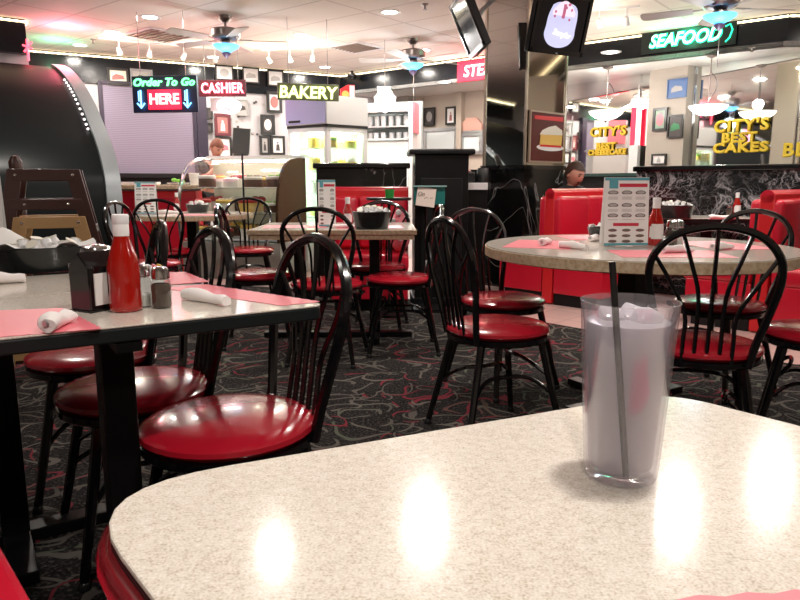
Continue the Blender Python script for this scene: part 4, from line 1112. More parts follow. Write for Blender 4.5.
fan(721, 0, 6.2, R(5), 'ceiling fan with a blue glass light cut by the top edge over the seafood sign', .3)
def spot(t, x, y, k):
    h = MB(); h.tube([(x, y, 0), (x, y, -.10)], .008, 6); h.build('stem', WPLAST, t)
    b = MB(); b.M = Matrix.Translation((x, y, -.13)) @ Matrix.Rotation(R(35), 4, 'X') @ Matrix.Rotation(R(18*((k % 3)-1)), 4, 'Y'); b.lathe([(0, .035), (.02, .03), (.03, -.03), (.034, -.05), (.028, -.05), (0, -.035)], 14); hd = b.build('lamp_head', WPLAST, t)
    b = MB(); b.M = Matrix.Translation((x, y, -.13)) @ Matrix.Rotation(R(35), 4, 'X') @ Matrix.Rotation(R(18*((k % 3)-1)), 4, 'Y'); b.lathe([(0, -.048), (.029, -.048)], 14, cap=False); b.build('lamp_lens', E_WARM, hd)
def track(pa, pb, offs, label, pw=3):
    a = atz(*pa, CZ); b = atz(*pb, CZ); d = b-a; L = d.length
    t = thing('track_light', label, 'track light', a, math.atan2(d.y, d.x))
    MB().box((L/2, 0, -.012), (L, .035, .024)).build('track', WPLAST, t)
    for i, f in enumerate(offs):
        spot(t, f*L, 0, i); 
    for f in offs[::2]: point('spot_glow', (f*L, -.15, -.25), pw, (1, .85, .65), .05, t)
track((98, 37), (232, 49), (.14, .36, .62, .86), 'long track light with white spot heads over the order and cashier signs')
track((262, 49), (318, 46), (.12, .5, .9), 'short track light with white spot heads above the bakery sign')
track((590, 9), (640, 5), (.2, .75), 'track light right of the television')
for (px, py, w_, l) in [(160, 35, .60, 'square ceiling vent above the order sign'), (356, 47, .5, 'square ceiling vent between the bakery sign and the second fan')]:
    c = atz(px, py, CZ); t = thing('ceiling_vent', l, 'vent', (c.x, c.y, CZ), R(-39))
    mb = MB(); s_ = w_/2
    for x, y, a, b in ((0, s_, w_, .04), (0, -s_, w_, .04), (s_, 0, .04, w_), (-s_, 0, .04, w_)): mb.box((x, y, -.008), (a, b, .016))
    mb.build('frame', WPLAST, t); mb = MB()
    for k in range(7): mb.box((0, -s_*.8+k*s_*.266, -.012), (w_*.92, .035, .006), Euler((R(30), 0, 0)))
    mb.build('louvres', mat('louvre_brown', (.34, .27, .24), .7), t)  # louvres browner and darker than the white frame
c = atz(352, 71, CZ); t = thing('dome_camera', 'small black dome camera on the ceiling by the fascia', 'camera', (c.x, c.y, CZ))
MB().tube([(0, 0, 0), (0, 0, -.06)], .02, 8).build('mount', BPLAST, t); MB().lathe([(0, -.05), (.07, -.05), (.07, -.08), (.05, -.12), (0, -.13)], 16).build('dome', BLACK, t)
for (px, py, z, l) in [(93, 39, CZ, 'sprinkler head near the left downlights'), (425, 4, CZ, 'dark sprinkler head at the top edge left of the televisions'), (752, 47, LZ, 'sprinkler head in the low soffit right of the first pendant')]:
    c = atz(px, py, z); t = thing('sprinkler', l, 'sprinkler', (c.x, c.y, z))
    MB().lathe([(0, 0), (.035, 0), (.03, -.01), (.01, -.015), (.01, -.05), (0, -.05)], 12).build('body', NICKEL, t); MB().lathe([(0, -.05), (.022, -.05), (.022, -.054), (0, -.054)], 12).build('deflector', NICKEL, t)
def pendant(px, py, Y, drop, label):
    q = aty(px, py, Y); t = thing('pendant_lamp', label, 'lamp', (q.x, q.y, LZ), 0, 'white bowl pendant lamps under the soffit')
    MB().lathe([(0, 0), (.065, 0), (.06, -.012), (.02, -.03), (0, -.03)], 18).build('canopy', NICKEL, t)
    MB().tube([(0, 0, -.02), (0, 0, -drop+.08)], .006, 6).build('stem', NICKEL, t)
    MB().tube(catmull([(0, 0, -drop*.3), (.07, 0, -drop*.45), (.07, 0, -drop*.65), (0, 0, -drop+.10)], 5), .005, 6).build('scroll_arm', NICKEL, t)
    MB().lathe([(.21, -drop+.035), (.19, -drop), (.13, -drop-.045), (.05, -drop-.07), (0, -drop-.075)], 28, cap=False).build('bowl_shade', E_SHADE, t)
    MB().lathe([(0, -drop-.07), (.02, -drop-.075), (.012, -drop-.10), (0, -drop-.105)], 10).build('finial', NICKEL, t)
    point('pendant_bulb', (0, 0, -drop+.12), 7, (1, .95, .88), .06, t)
pendant(712, 55, 7.9, .58, 'white bowl pendant lamp right of the framed pictures, under the seafood sign')
pendant(608, 74, 8.7, .56, 'white bowl pendant lamp between the television and the beige pillar')

# ------------------------------------------------------------------ back wall under the soffit
AP, AD = A2_P, A2_D
def onA2(px0, py0, px1, py1, name, m, th=.03, off=0, label=None, cat=None):
    c, rz, W, H = wallrect(px0, py0, px1, py1, AP, AD, off+th/2)
    o = MB().box((0, 0, 0), (W, th, H)).build(name, m, None, loc=c, rz=rz)
    if label: tag(o, label, cat)
    else: struct(o)
    return o
def wallspan(px0, px1, z0, z1, m, name, th=.03, off=.0, label=None, cat=None):
    # spans the current wall line AP, AD
    a = onwall(px0, 150, AP, AD); b = onwall(px1, 150, AP, AD); d = Vector(AD).normalized(); n = Vector((d.y, -d.x))
    a = Vector(a[:2]); b = Vector(b[:2]); L = (b-a).length; c = (a+b)/2+n*(off+th/2)
    o = MB().box((0, 0, 0), (L, th, z1-z0)).build(name, m, None, loc=(c.x, c.y, (z0+z1)/2), rz=math.atan2(d.y, d.x))
    if label: tag(o, label, cat)
    else: struct(o)
    return o
wallspan(418, 487, 0, LZ, BEIGE, 'wall_alcove', .02, .005)
wallspan(405, 419, 0, LZ, mat('taupe_pillar', (.30, .27, .24), .6), 'trim_pillar', .3, .0)
wallspan(419, 424, 0, LZ, BEIGE, 'trim_pilaster', .12, .0)
wallspan(460, 465, 0, LZ, BEIGE, 'trim_pilaster', .12, .0)
picture(426, 108, 437, 126, AP, AD, 'black framed dark picture in the beige alcove, left one', PICB, FRAME, .03, 'oval', .06, PICG)
picture(448, 107, 458, 125, AP, AD, 'black framed picture of a bust in the beige alcove, right one', PAPER, FRAME, .03, 'figure', .06, PICR)
def board(px0, py0, px1, py1, label):
    c, rz, W, H = wallrect(px0, py0, px1, py1, AP, AD, .08)
    t = thing('whiteboard', label, 'board', c, rz)
    MB().box((0, .01, 0), (W-.02, .02, H-.02)).build('white_panel', mat('board_white', (.70, .76, .76), .2), t)
    mb = MB(); f = .05
    for x, z, a, b in ((0, H/2, W+f, f), (0, -H/2, W+f, f), (-W/2, 0, f, H), (W/2, 0, f, H)): mb.box((x, 0, z), (a, .05, b))
    mb.build('metal_frame', STEEL, t)
board(428, 130, 459, 162, 'white board in a shiny metal frame in the alcove')
board(465, 135, 484, 153, 'smaller white board in a metal frame beside the mirrored column')
c, rz, W, H = wallrect(463, 118, 484, 132, AP, AD, .05)
t = thing('arched_panel', 'peach coloured arched panel above the smaller white board', 'panel', c, rz)
MB().prismy([(-W/2, -H/2), (W/2, -H/2), (W/2, 0), (W*.25, H/2), (-W*.25, H/2), (-W/2, 0)], -.02, .02).build('board', mat('peach_panel', (.72, .42, .34), .6), t)
MB().box((0, -.025, -H/2), (W+.04, .02, .03)).build('bottom_rail', STEEL, t)
# kitchen opening left of the taupe pillar
K0 = Vector((-.45, 10.1))
t = thing('kitchen_shelf', 'steel kitchen shelf stacked with white cups behind the bright counter', 'shelf', (-.18, 10.6, 0), R(-20))
for z in (1.62, 1.86, 2.08): MB().box((0, 0, z), (.95, .32, .02)).build('shelf_board', STEEL, t)
for x in (-.46, .46):
    for y in (-.14, .14): MB().tube([(x, y, 0), (x, y, 2.2)], .012, 6).build('upright', STEEL, t)
MB().box((0, .19, 1.85), (.98, .02, .8)).build('back_panel', mat('kitchen_tile', (.45, .50, .50), .3), t)
rnd = random.Random(2); Mk = Matrix.Translation((-.18, 10.6, 0)) @ Matrix.Rotation(R(-20), 4, 'Z')
base = None
for z in (1.6305, 1.8705):
    for i in range(8):
        p = Mk @ Vector((-.40+.115*i, rnd.uniform(-.06, .02), z))
        if base is None:
            base = thing('stacked_cups', 'stack of white cups on the kitchen shelf', 'cups', p, 0, 'cup stacks on the kitchen shelf')
            MB().lathe([(0, 0), (.032, 0), (.042, .06), (.036, .062), (.043, .10), (.037, .102), (.043, .15), (.0, .15)], 12).build('cup_body', WPLAST, base)
        else: clone(base, p, 0, 'stack of white cups on the kitchen shelf')
t = thing('kitchen_counter', 'very bright white kitchen counter right of the bakery cooler', 'counter', (-.16, 9.75, 0), R(-14))
MB().box((0, 0, .80), (.68, .5, 1.6)).build('body', WHITE, t, bevel=.01); MB().box((0, 0, 1.615), (.74, .56, .03)).build('countertop', STEEL, t)
MB().box((.38, 0, 1.05), (.05, .56, 2.1)).build('side_post', WHITE, t)
MB().box((.415, -.1, 1.9), (.02, .3, .4)).build('pink_notice', PINK, t)
area('kitchen_fill', (-.05, 9.3, 2.38), .5, 16, (1, 1, 1), (R(-20), 0, 0))  # added fill lamp that turns the counter bright white
MB_ = thing('kitchen_fill_panel', 'added lit ceiling panel above the bright white kitchen counter', 'light', (-.235, 10.5, 2.42)); MB().box((0, 0, -.01), (.2, .4, .02)).build('frame', WPLAST, MB_); MB().box((0, 0, -.024), (.17, .35, .006)).build('diffuser', E_DOWN, MB_)  # added panel, gives the kitchen fill a visible source

# ------------------------------------------------------------------ mirrored column with televisions
C0 = Vector((1.184, 6.60)); CL = Vector((.85, 6.92)); CR = Vector((1.635, 7.02)); CB = CL+(CR-C0)
cp_ = [C0, CR, CB, CL]; cc = sum(cp_, Vector((0, 0)))/4
def sc(P, d): return [p+(p-cc).normalized()*d for p in P]
o = MB().prism(sc(cp_, .02), 0, 1.16).build('wall_column_base', MARBLED); struct(o)
o = MB().prism(sc(cp_, .05), 1.16, 1.20).build('trim_column_ledge', BLACK); struct(o)
o = MB().prism(sc(cp_, -.01), 1.20, CZ).build('wall_column', mat('warm_column', (.45, .40, .34), .5)); struct(o)
def mirpanel(P0, P1, z0, z1, m, label, off=.0):
    d = (P1-P0).normalized(); n = Vector((d.y, -d.x)); c = (P0+P1)/2+n*(off+.004); 
    o = MB().box((0, 0, 0), ((P1-P0).length, .008, z1-z0)).build('tall_mirror', m, None, loc=(c.x, c.y, (z0+z1)/2), rz=math.atan2(d.y, d.x)); tag(o, label, 'mirror'); return o
mirpanel(CL, C0, 1.20, CZ, MIRROR, 'tall mirror on the left face of the column below the edge-on television')
mirpanel(C0, CR, 1.20, CZ, MIRRORD, 'bronze tinted mirror on the right face of the column around the cake poster')
for P, l in ((C0, 'chrome corner strip at the front edge of the mirrored column'), (CL, 'chrome corner strip at the left edge of the mirrored column'), (CR, 'chrome corner strip at the right edge of the mirrored column')):
    q = P+(P-cc).normalized()*.012; o = MB().box((0, 0, 0), (.022, .022, CZ-1.2)).build('corner_strip', mat('warm_chrome', (.80, .72, .62), .25, 1), None, loc=(q.x, q.y, (CZ+1.2)/2), rz=R(45)); tag(o, l, 'trim')
dC = (CR-C0).normalized()
c, rz, W, H = wallrect(527, 112, 561, 163, C0, dC, .03)
t = thing('cake_poster', 'dark red poster of a yellow cake hung on the mirrored column', 'poster', c, rz)
MB().box((0, 0, 0), (W, .02, H)).build('frame', mat('beige_frame', (.40, .30, .22), .5), t); MB().box((0, -.012, 0), (W*.93, .006, H*.93)).build('backdrop_print', mat('wine_print', (.09, .012, .012), .25), t)
MB().prismy([(-W*.40, H*.33), (W*.44, H*.33), (W*.44, H*.42), (-W*.40, H*.40)], -.0165, -.0152).build('red_glow_print', REDD, t)
MB().prismy([(.08*W+W*.40*math.cos(k*PI/12), -H*.20+H*.07*math.sin(k*PI/12)) for k in range(24)], -.018, -.0155).build('plate_print', PAPER, t)
MB().prismy([(-W*.24, -H*.16), (W*.40, -H*.16), (W*.42, H*.08), (-W*.22, H*.08)], -.020, -.0182).build('cake_print', CAKEY, t)
MB().prismy([(-W*.24, -H*.19), (W*.40, -H*.19), (W*.40, -H*.15), (-W*.24, -H*.15)], -.0205, -.0202).build('base_print', REDD, t)
MB().prismy([(-W*.26, H*.04), (W*.42, H*.06), (W*.40, H*.16), (W*.2, H*.24), (0, H*.20), (-W*.18, H*.13)], -.0225, -.0206).build('frosting_print', FOILR, t)

def tv(loc, rz, tilt, W, H, label, show=True):
    t = thing('television', label, 'television', loc, rz); t.rotation_euler = (tilt, 0, rz)
    MB().box((0, .035, 0), (W, .06, H)).build('housing', BPLAST, t, bevel=.006)
    mb = MB(); b = .03
    for x, z, a, c in ((0, H/2-b/2, W, b), (0, -H/2+b/2+.005, W, b+.01), (-W/2+b/2, 0, b, H), (W/2-b/2, 0, b, H)): mb.box((x, 0, z), (a, .02, c))
    mb.build('bezel', BLACK, t); MB().box((0, .004, 0), (W-.05, .006, H-.05)).build('screen', SCREEN, t)
    mb = MB(); mb.box((0, .08, 0), (.26, .03, .26)); mb.build('mount_plate', STEEL, t)
    MB().tube([(0, .09, 0), (.0, .18, .06), (.02, .30, .10)], .022, 8).build('mount_arm', STEEL, t)
    return t
t = tv((1.345, 5.98, 2.33), R(28), R(15), .575, .47, 'flat television showing a sampler picture, facing us on the mirrored column')
BLOB = emi('screen_blue_white', (.50, .53, .78), .36)
P = [(-.105, .17), (-.05, .20), (.05, .20), (.115, .165), (.135, .08), (.134, -.02), (.135, -.10), (.09, -.17), (0, -.20), (-.09, -.175), (-.14, -.10), (-.136, -.02), (-.13, .08)]
P = [tuple(p[:2]) for p in [Vector((a, b, 0)) for a, b in P]]
pp = catmull([Vector((a, b, 0)) for a, b in P+[P[0]]], 3)[:-1]
MB().prismy([(p.x*1.15+.0, p.y*.88-.005) for p in pp], -.002, .0005).build('screen_picture', BLOB, t)
MB().prismy([(.005-.12+.24*f, .10+.085*math.sin(f*PI)) for f in [i/10 for i in range(11)]]+[(.12, .07), (-.11, .07)], -.0035, -.0021).build('screen_top_picture', emi('screen_white_pink', (.72, .60, .72), .45), t)
mb = MB(); rnd = random.Random(5)
for i in range(9):
    x, z = rnd.uniform(-.09, .09), rnd.uniform(.03, .17); mb.prismy([(x+.012*math.cos(k), z+.012*math.sin(k)) for k in range(6)], -.0045, -.0036)
mb.prismy([(-.012, .05), (.018, .05), (.018, .16), (-.012, .16)], -.0045, -.0036)
mb.build('screen_berries', emi('screen_berry', (.45, .12, .22), .3), t)
text('screen_lettering', 'Sampler', .062, emi('screen_white', (1, 1, 1), .8), t, (.02, -.004, -.07), .0005, 0, .3, 1, .95, 0, R(8))
MB().box((0, -.0115, -.222), (.022, .002, .006)).build('maker_mark', PICG, t)
tv((.575, 6.22, 2.38), R(-86), R(24), .66, .50, 'television seen nearly edge-on, mounted left of the mirrored column')

# ------------------------------------------------------------------ half walls, mirrors, right side
def halfwall(name, A, B, z1, th=.14, m=MARBLE):
    A, B = Vector(A), Vector(B); d = (B-A).normalized(); n = Vector((-d.y, d.x))*th; e = d*.03; nn = n.normalized()*.03
    struct(MB().prism([A, B, B+n, A+n], 0, z1-.05).build(name, m))
    struct(MB().prism([A-e-nn, B+e-nn, B+e+n+nn, A-e+n+nn], z1-.05, z1).build('trim_ledge', BLACK, bevel=.012))
halfwall('wall_half_booth', (-.74, 6.12), (.06, 6.12), 1.205, m=MARBLED)
halfwall('wall_half_right', (2.24, 6.55), (5.0, 3.95), 1.185)
AP, AD = M_P, M_D
wallspan(563, 830, 0, 1.12, BLACKL, 'wall_mirror_base', .06, .0)
wallspan(563, 830, 1.12, 1.16, mat('dark_green_ledge', (.02, .05, .045), .15), 'trim_mirror_ledge', .22, .0)
wallspan(564, 637, 1.16, LZ, MIRROR, 'wide_mirror', .01, .0, 'wide mirror behind the seated man with yellow lettering', 'mirror')
wallspan(637.6, 652, 1.16, LZ, MIRROR, 'wide_mirror', .01, .0, 'narrow mirror strip left of the beige pillar', 'mirror')
wallspan(653, 690, 0, LZ, mat('beige_pillar', (.46, .41, .36), .6), 'wall_pillar', .16, .0)
wallspan(692, 794, 1.16, LZ, MIRROR, 'wide_mirror', .01, .0, 'wide mirror right of the beige pillar with large yellow lettering', 'mirror')
wallspan(795, 830, 1.16, LZ, MIRROR, 'wide_mirror', .01, .0, 'mirror cut off by the right picture edge', 'mirror')
for px, l in ((564, 'chrome strip at the left end of the wall mirror'), (637.3, 'chrome strip between wide and narrow mirror'), (652.3, 'chrome strip on the left side of the beige pillar'), (691, 'chrome strip on the right side of the beige pillar'), (794.5, 'chrome strip near the right picture edge')):
    wallspan(px-.7, px+.7, 1.16, LZ, CHROME, 'chrome_strip', .025, .01, l, 'trim')
d = Vector(M_D).normalized(); npil = Vector((d.y, -d.x))*.16; PP = Vector(M_P)+npil
picture(668.5, 79, 687.5, 98, PP, M_D, 'blue toned framed picture at the top of the beige pillar', PICBL, PICBL, .01, 'scene', .02, PICG)
picture(654, 108, 668, 131, PP, M_D, 'black framed green and pink picture on the beige pillar', mat('print_sage', (.30, .42, .34), .4), FRAME, .03, 'oval', .02, PINK)
picture(668.5, 115, 684, 138, PP, M_D, 'dark framed green picture low on the beige pillar', PICB, FRAME, .02, 'scene', .02, mat('print_green', (.04, .25, .10), .4))
picture(652.5, 154, 667, 165, PP, M_D, 'small white framed note at the foot of the beige pillar', PAPER, FRAME, .02, 'figure', .02, PICG)
def ylet(px, py, s, size, sx, label):
    c, rz = frame_on(px, py, M_P, M_D, .03)
    t = thing('mirror_lettering', label, 'lettering', c, rz); o = text('letters', s, size, YEL, t, (0, 0, 0), .002, .009, 0, 1.12, sx)
ylet(609, 132, "CITY'S", .17, 1.12, 'yellow lettering, top line on the mirror behind the seated man')
ylet(607, 146.5, 'BEST', .12, 1.15, 'small yellow lettering, middle line on the mirror behind the seated man')
ylet(608, 152.5, 'CHEESECAKE', .105, .92, 'yellow lettering, lowest line on the mirror behind the seated man')
ylet(742, 126, "CITY'S", .185, 1.12, 'large yellow lettering on the right mirror, top line')
ylet(740, 138, 'BEST', .15, 1.2, 'large yellow lettering on the right mirror, middle line')
ylet(741, 148, 'CAKES', .15, 1.35, 'large yellow lettering on the right mirror, lowest line')
ylet(808, 150, 'BEST', .2, 1.1, 'yellow lettering on the mirror at the right picture edge')
# red and white neon column by the narrow mirror
c, rz = frame_on(641.5, 128, M_P, M_D, .12)
t = thing('lit_red_column', 'thin red and white lit column left of the beige pillar', 'light', (c.x, c.y, 1.16), rz)
MB().box((0, 0, .18), (.13, .06, .36)).build('white_base', WHITE, t); MB().box((-.03, 0, .60), (.06, .06, .48)).build('red_tube', N_REDP, t); MB().box((.035, 0, .60), (.04, .05, .48)).build('warm_tube', N_PINK, t)
MB().box((0, 0, .90), (.15, .06, .10)).build('white_cap_light', N_WHITE, t)

# ------------------------------------------------------------------ host stand and the counter behind
t = thing('host_stand', 'black host stand with a wide ledge in the middle of the room', 'host stand', (.335, 5.85, 0), R(2))
MB().box((0, .0, .63), (.44, .40, 1.26)).build('body', BLACKL, t, bevel=.006)
MB().box((0, -.0, 1.28), (.54, .48, .045)).build('ledge', BLACKM, t, bevel=.015)
MB().box((0, -.205, .62), (.34, .012, .9)).build('front_panel', BLACKM, t, bevel=.004)
MB().box((0, .0, .04), (.48, .44, .08)).build('plinth', BLACKM, t, bevel=.006)
t = thing('menu_bin', 'teal bin with a tilted white note, fixed before the black host stand', 'bin', (.235, 5.49, .86), R(4))
MB().box((0, .06, .07), (.25, .12, .14)).build('bin', TEAL, t, bevel=.004); MB().box((0, .0, .145), (.27, .05, .012)).build('bin_lip', mat('pale_teal', (.25, .42, .42), .4), t)
mb = MB(); mb.M = Matrix.Translation((-.03, -.02, .06)) @ Matrix.Rotation(R(-10), 4, 'X') @ Matrix.Rotation(R(8), 4, 'Y'); mb.box((0, 0, 0), (.15, .006, .15)); mb.build('white_note', mat('cream_note', (.72, .60, .54), .6), t)
text('note_lettering', 'On', .045, INKD, t, (-.07, -.027, .085), .0006, 0, .3); text('note_lettering', 'Call', .045, INKD, t, (-.02, -.025, .04), .0006, 0, .3)
mb = MB(); mb.box((0, .0, -.43), (.05, .05, .86)); mb.box((0, 0, -.845), (.26, .26, .03)); mb.box((0, .04, -.01), (.24, .12, .02)); mb.build('stand_post', BLACKM, t)
t = thing('service_counter', 'black counter with a white drawer shelf between host stand and column', 'counter', (.60, 6.66, 0), R(-3))
MB().box((-.02, 0, .50), (.50, .36, 1.0)).build('body', BLACKL, t, bevel=.004); MB().box((-.02, -.02, 1.0), (.50, .42, .065)).build('white_drawer', WPLAST, t, bevel=.005)
MB().box((-.02, .16, 1.09), (.50, .05, .14)).build('upstand', BLACKL, t)
t = thing('cash_register', 'dark grey register leaning back on the black service counter', 'register', (.55, 6.68, 1.0335), R(8))
MB().box((0, 0, .05), (.30, .24, .10)).build('base', BPLAST, t, bevel=.01)
MB().box((-.02, .03, .19), (.24, .05, .20), Euler((R(-25), 0, 0))).build('screen_hood', mat('charcoal_plastic', (.11, .105, .10), .3), t, bevel=.01)
MB().box((0, -.10, .105), (.22, .08, .02), Euler((R(12), 0, 0))).build('keyboard', mat('charcoal_plastic', (0, 0, 0)), t)
t = thing('cylinder_canister', 'dark round canister beside the register', 'canister', (.80, 6.66, 1.0335)); MB().lathe([(0, 0), (.06, 0), (.06, .12), (.05, .14), (0, .14)], 16).build('body', BPLAST, t); MB().lathe([(0, .14), (.03, .14), (.02, .16), (0, .16)], 12).build('lid_knob', BLACK, t)

# ------------------------------------------------------------------ booths
def booth(loc, rz, L, sides, label, H=.97, group='red vinyl booths'):
    t = thing('booth_bench', label, 'booth', loc, rz, group)
    MB().box((L/2, 0, H/2), (L, .10, H-.02)).build('back_core', REDD, t, bevel=.01)
    MB().tube([(0, 0, H-.03), (L, 0, H-.03)], .045, 12).build('top_roll', REDB, t)
    for s in sides:
        n = 2 if L > .8 else 3
        for k in range(n):
            x0, x1 = L*k/n, L*(k+1)/n
            mb = MB(); mb.box(((x0+x1)/2, s*.065, .70), (x1-x0-.002, .09, .44)); mb.build('back_cushion', REDB, t, bevel=.035, seg=3)
        MB().box((L/2, s*.30, .40), (L, .48, .13)).build('seat_cushion', REDB, t, bevel=.03, seg=3)
        MB().box((L/2, s*.285, .22), (L-.01, .45, .24)).build('seat_box', REDB, t, bevel=.008)
        MB().box((L/2, s*.26, .05), (L-.05, .40, .10)).build('toe_kick', BLACKM, t)
    return t
booth((-.56, 5.93, 0), 0, .63, (-1,), 'red booth against the short black half wall behind the square table', .985)
booth((1.26, 5.78, 0), R(45), .95, (-1, 1), 'red vinyl booth with its back to the seated man, left of the marble wall')
booth((2.47, 4.62, 0), R(45), .92, (-1, 1), 'red vinyl booth at the right picture edge before the marble wall')
# red bench corner at the lower left
p0 = atz(0, 540, .47); p1 = atz(36, 602, .47); d = (p1-p0).normalized(); n = Vector((-d.y, d.x, 0)); 
t = thing('booth_bench', 'bright red bench corner at the bottom left of the picture', 'booth', (0, 0, 0))
A = p0-d*.25; B = p1+d*.5; nn = Vector((d.y, -d.x, 0)) 
if nn.x > 0: nn = -nn
MB().prism([A[:2], B[:2], (B+nn*.42)[:2], (A+nn*.42)[:2]], .38, .47).build('seat_cushion', REDB, t, bevel=.015)
MB().prism([(A+nn*.02)[:2], (B+nn*.02)[:2], (B+nn*.42)[:2], (A+nn*.42)[:2]], 0, .38).build('seat_box', BLACKM, t)
# tray stand with green cup by the booth
t = thing('tray_stand', 'small black round tray on a thin stand before the red booth', 'tray stand', (-.085, 5.28, 0))
MB().lathe([(0, .90), (.17, .90), (.175, .92), (.165, .915), (0, .908)], 24).build('tray', BPLAST, t); MB().tube([(0, 0, .02), (0, 0, .90)], .012, 8).build('pole', BLACKM, t); MB().lathe([(0, 0), (.13, 0), (.13, .02), (0, .03)], 18).build('base', BLACKM, t)
t = thing('green_glass', 'green cup on the small black tray before the red booth', 'cup', (-.08, 5.28, .909)); MB().lathe([(0, 0), (.032, 0), (.036, .075), (.033, .075), (.03, .006), (0, .006)], 16).build('cup_body', GREENP, t); MB().lathe([(0, .05), (.033, .05)], 16, cap=False).build('contents', GREENP, t)
t = thing('patterned_bag', 'white and pink patterned bag on the end of the red booth', 'bag', (.0, 5.62, .465), R(5))
MB().ball((0, 0, .17), .17, 14, (.55, .4, 1)).build('bag_body', PINK, t)
for i in range(7): MB().ball((.065*math.cos(i*2.4)*(1 if i else 0), -.055-.01*(i % 2), .12+.035*i), .026, 8, (1, .5, 1)).build('white_patch', PAPER, t)

# ------------------------------------------------------------------ people
def skin_mesh(name, verts, edges, radii, m, parent, sub=2, root=0):
    me = bpy.data.meshes.new(name); me.from_pydata(verts, edges, []); me.materials.append(m)
    o = bpy.data.objects.new(name, me); COL.objects.link(o); o.parent = parent
    sk = o.modifiers.new('skin', 'SKIN'); sk.use_smooth_shade = True
    lay = me.skin_vertices[0].data if me.skin_vertices else None
    if lay is None:
        b = bmesh.new(); b.from_mesh(me); b.verts.layers.skin.verify(); b.to_mesh(me); b.free(); lay = me.skin_vertices[0].data
    for i, r in enumerate(radii): lay[i].radius = (r, r) if not isinstance(r, tuple) else r; lay[i].use_root = (i == root)
    ss = o.modifiers.new('smooth', 'SUBSURF'); ss.levels = sub; ss.render_levels = sub
    return o
def head_geo(t, c, yaw, pitch, s, hair, hairfn, moust=False, parent=None):
    # face towards local -y
    M = Matrix.Translation(c) @ Matrix.Rotation(yaw, 4, 'Z') @ Matrix.Rotation(pitch, 4, 'X') @ Matrix.Scale(s, 4)
    b = MB(); b.M = M
    P = []; F = []; n = 20; m = 14
    for i in range(m+1):
        th = -PI/2+PI*i/m; z = .118*math.sin(th)
        for k in range(n):
            a = 2*PI*k/n; x = .075*math.cos(th)*math.cos(a); y = .095*math.cos(th)*math.sin(a)
            if z < 0: x *= 1+.9*z/.118*.32; y = y*(1+.25*z/.118)-.012*(-z/.118)
            if a > PI and abs(math.cos(a)) < .25 and -.045 < z < .012: y -= .018*(1-abs(math.cos(a))/.25)*(1-abs(z+.025)/.04 if abs(z+.025) < .04 else 0)
            P.append((x, y, z))
    for i in range(m):
        for k in range(n): F.append((i*n+k, i*n+(k+1) % n, (i+1)*n+(k+1) % n, (i+1)*n+k))
    b.add(P, F)
    for sx in (-1, 1): b.ball((sx*.074, .012, -.008), .024, 8, (.35, .7, 1.1))
    head = b.build('head', SKIN, parent or t, ang=80)
    for sx in (-1, 1):
        e = MB(); e.M = M; e.ball((sx*.030, -.082, .012), .010, 8, (1.3, .6, .7)); e.build('eye', mat('eye_dark', (.03, .02, .02), .2), t)
        e = MB(); e.M = M; e.box((sx*.030, -.088, .033), (.034, .008, .007)); e.build('eyebrow', hair, t)
    e = MB(); e.M = M; e.box((0, -.078, -.062), (.042, .010, .009)); e.build('mouth', mat('lips', (.42, .13, .11), .5), t, bevel=.0)
    if moust: e = MB(); e.M = M; e.box((0, -.084, -.048), (.058, .014, .014)); e.build('moustache', hair, t, bevel=.003)
    h = MB(); h.M = M; P = []; F = []
    for i in range(9):
        th = R(-38)+(PI/2-R(-38))*i/8
        for k in range(n):
            a = 2*PI*k/n; f = 1.09+.03*math.sin(5*a+3*i); z = .122*1.08*math.sin(th)
            fr_ = max(0, min(1, (-math.sin(a)+.25)/.5)); lo = (.066 if hairfn == 'short' else .050)*fr_-.055*(1-fr_)
            z = max(z, lo)
            cz = math.cos(math.asin(max(-1, min(1, z/(.122*1.08)))))
            P.append((.075*f*cz*math.cos(a), .096*f*cz*math.sin(a)+.004, z))
    for i in range(8):
        for k in range(n): F.append((i*n+k, i*n+(k+1) % n, (i+1)*n+(k+1) % n, (i+1)*n+k))
    h.add(P, F).build('hair', hair, t, ang=80)
# seated man behind the red booth
mp = Vector((1.66, 6.66))
t = thing('person', 'dark haired man in a black shirt seated behind the red booth, looking down', 'person', (mp.x, mp.y, -.025), R(14))
V = [(0, .0, .52), (0, .01, .66), (0, .0, .82), (0, -.005, .93), (0, -.01, 1.02), (0, -.02, 1.08),
     (-.17, 0, .90), (-.21, -.03, .72), (-.16, -.22, .66), (.17, 0, .90), (.21, -.03, .72), (.16, -.22, .66),
     (-.10, -.20, .52), (-.11, -.42, .51), (-.11, -.44, .28), (-.11, -.44, .09), (-.11, -.55, .04), (.10, -.20, .52), (.11, -.42, .51), (.11, -.44, .28), (.11, -.44, .09), (.11, -.55, .04)]
E2 = [(0, 1), (1, 2), (2, 3), (3, 4), (4, 5), (3, 6), (6, 7), (7, 8), (3, 9), (9, 10), (10, 11), (0, 12), (12, 13), (13, 14), (14, 15), (15, 16), (0, 17), (17, 18), (18, 19), (19, 20), (20, 21)]
Rr = [(.15, .12), (.145, .11), (.17, .11), (.12, .085), .055, .052, .062, .050, .035, .062, .050, .035, .08, .062, .05, .036, .035, .08, .062, .05, .036, .035]
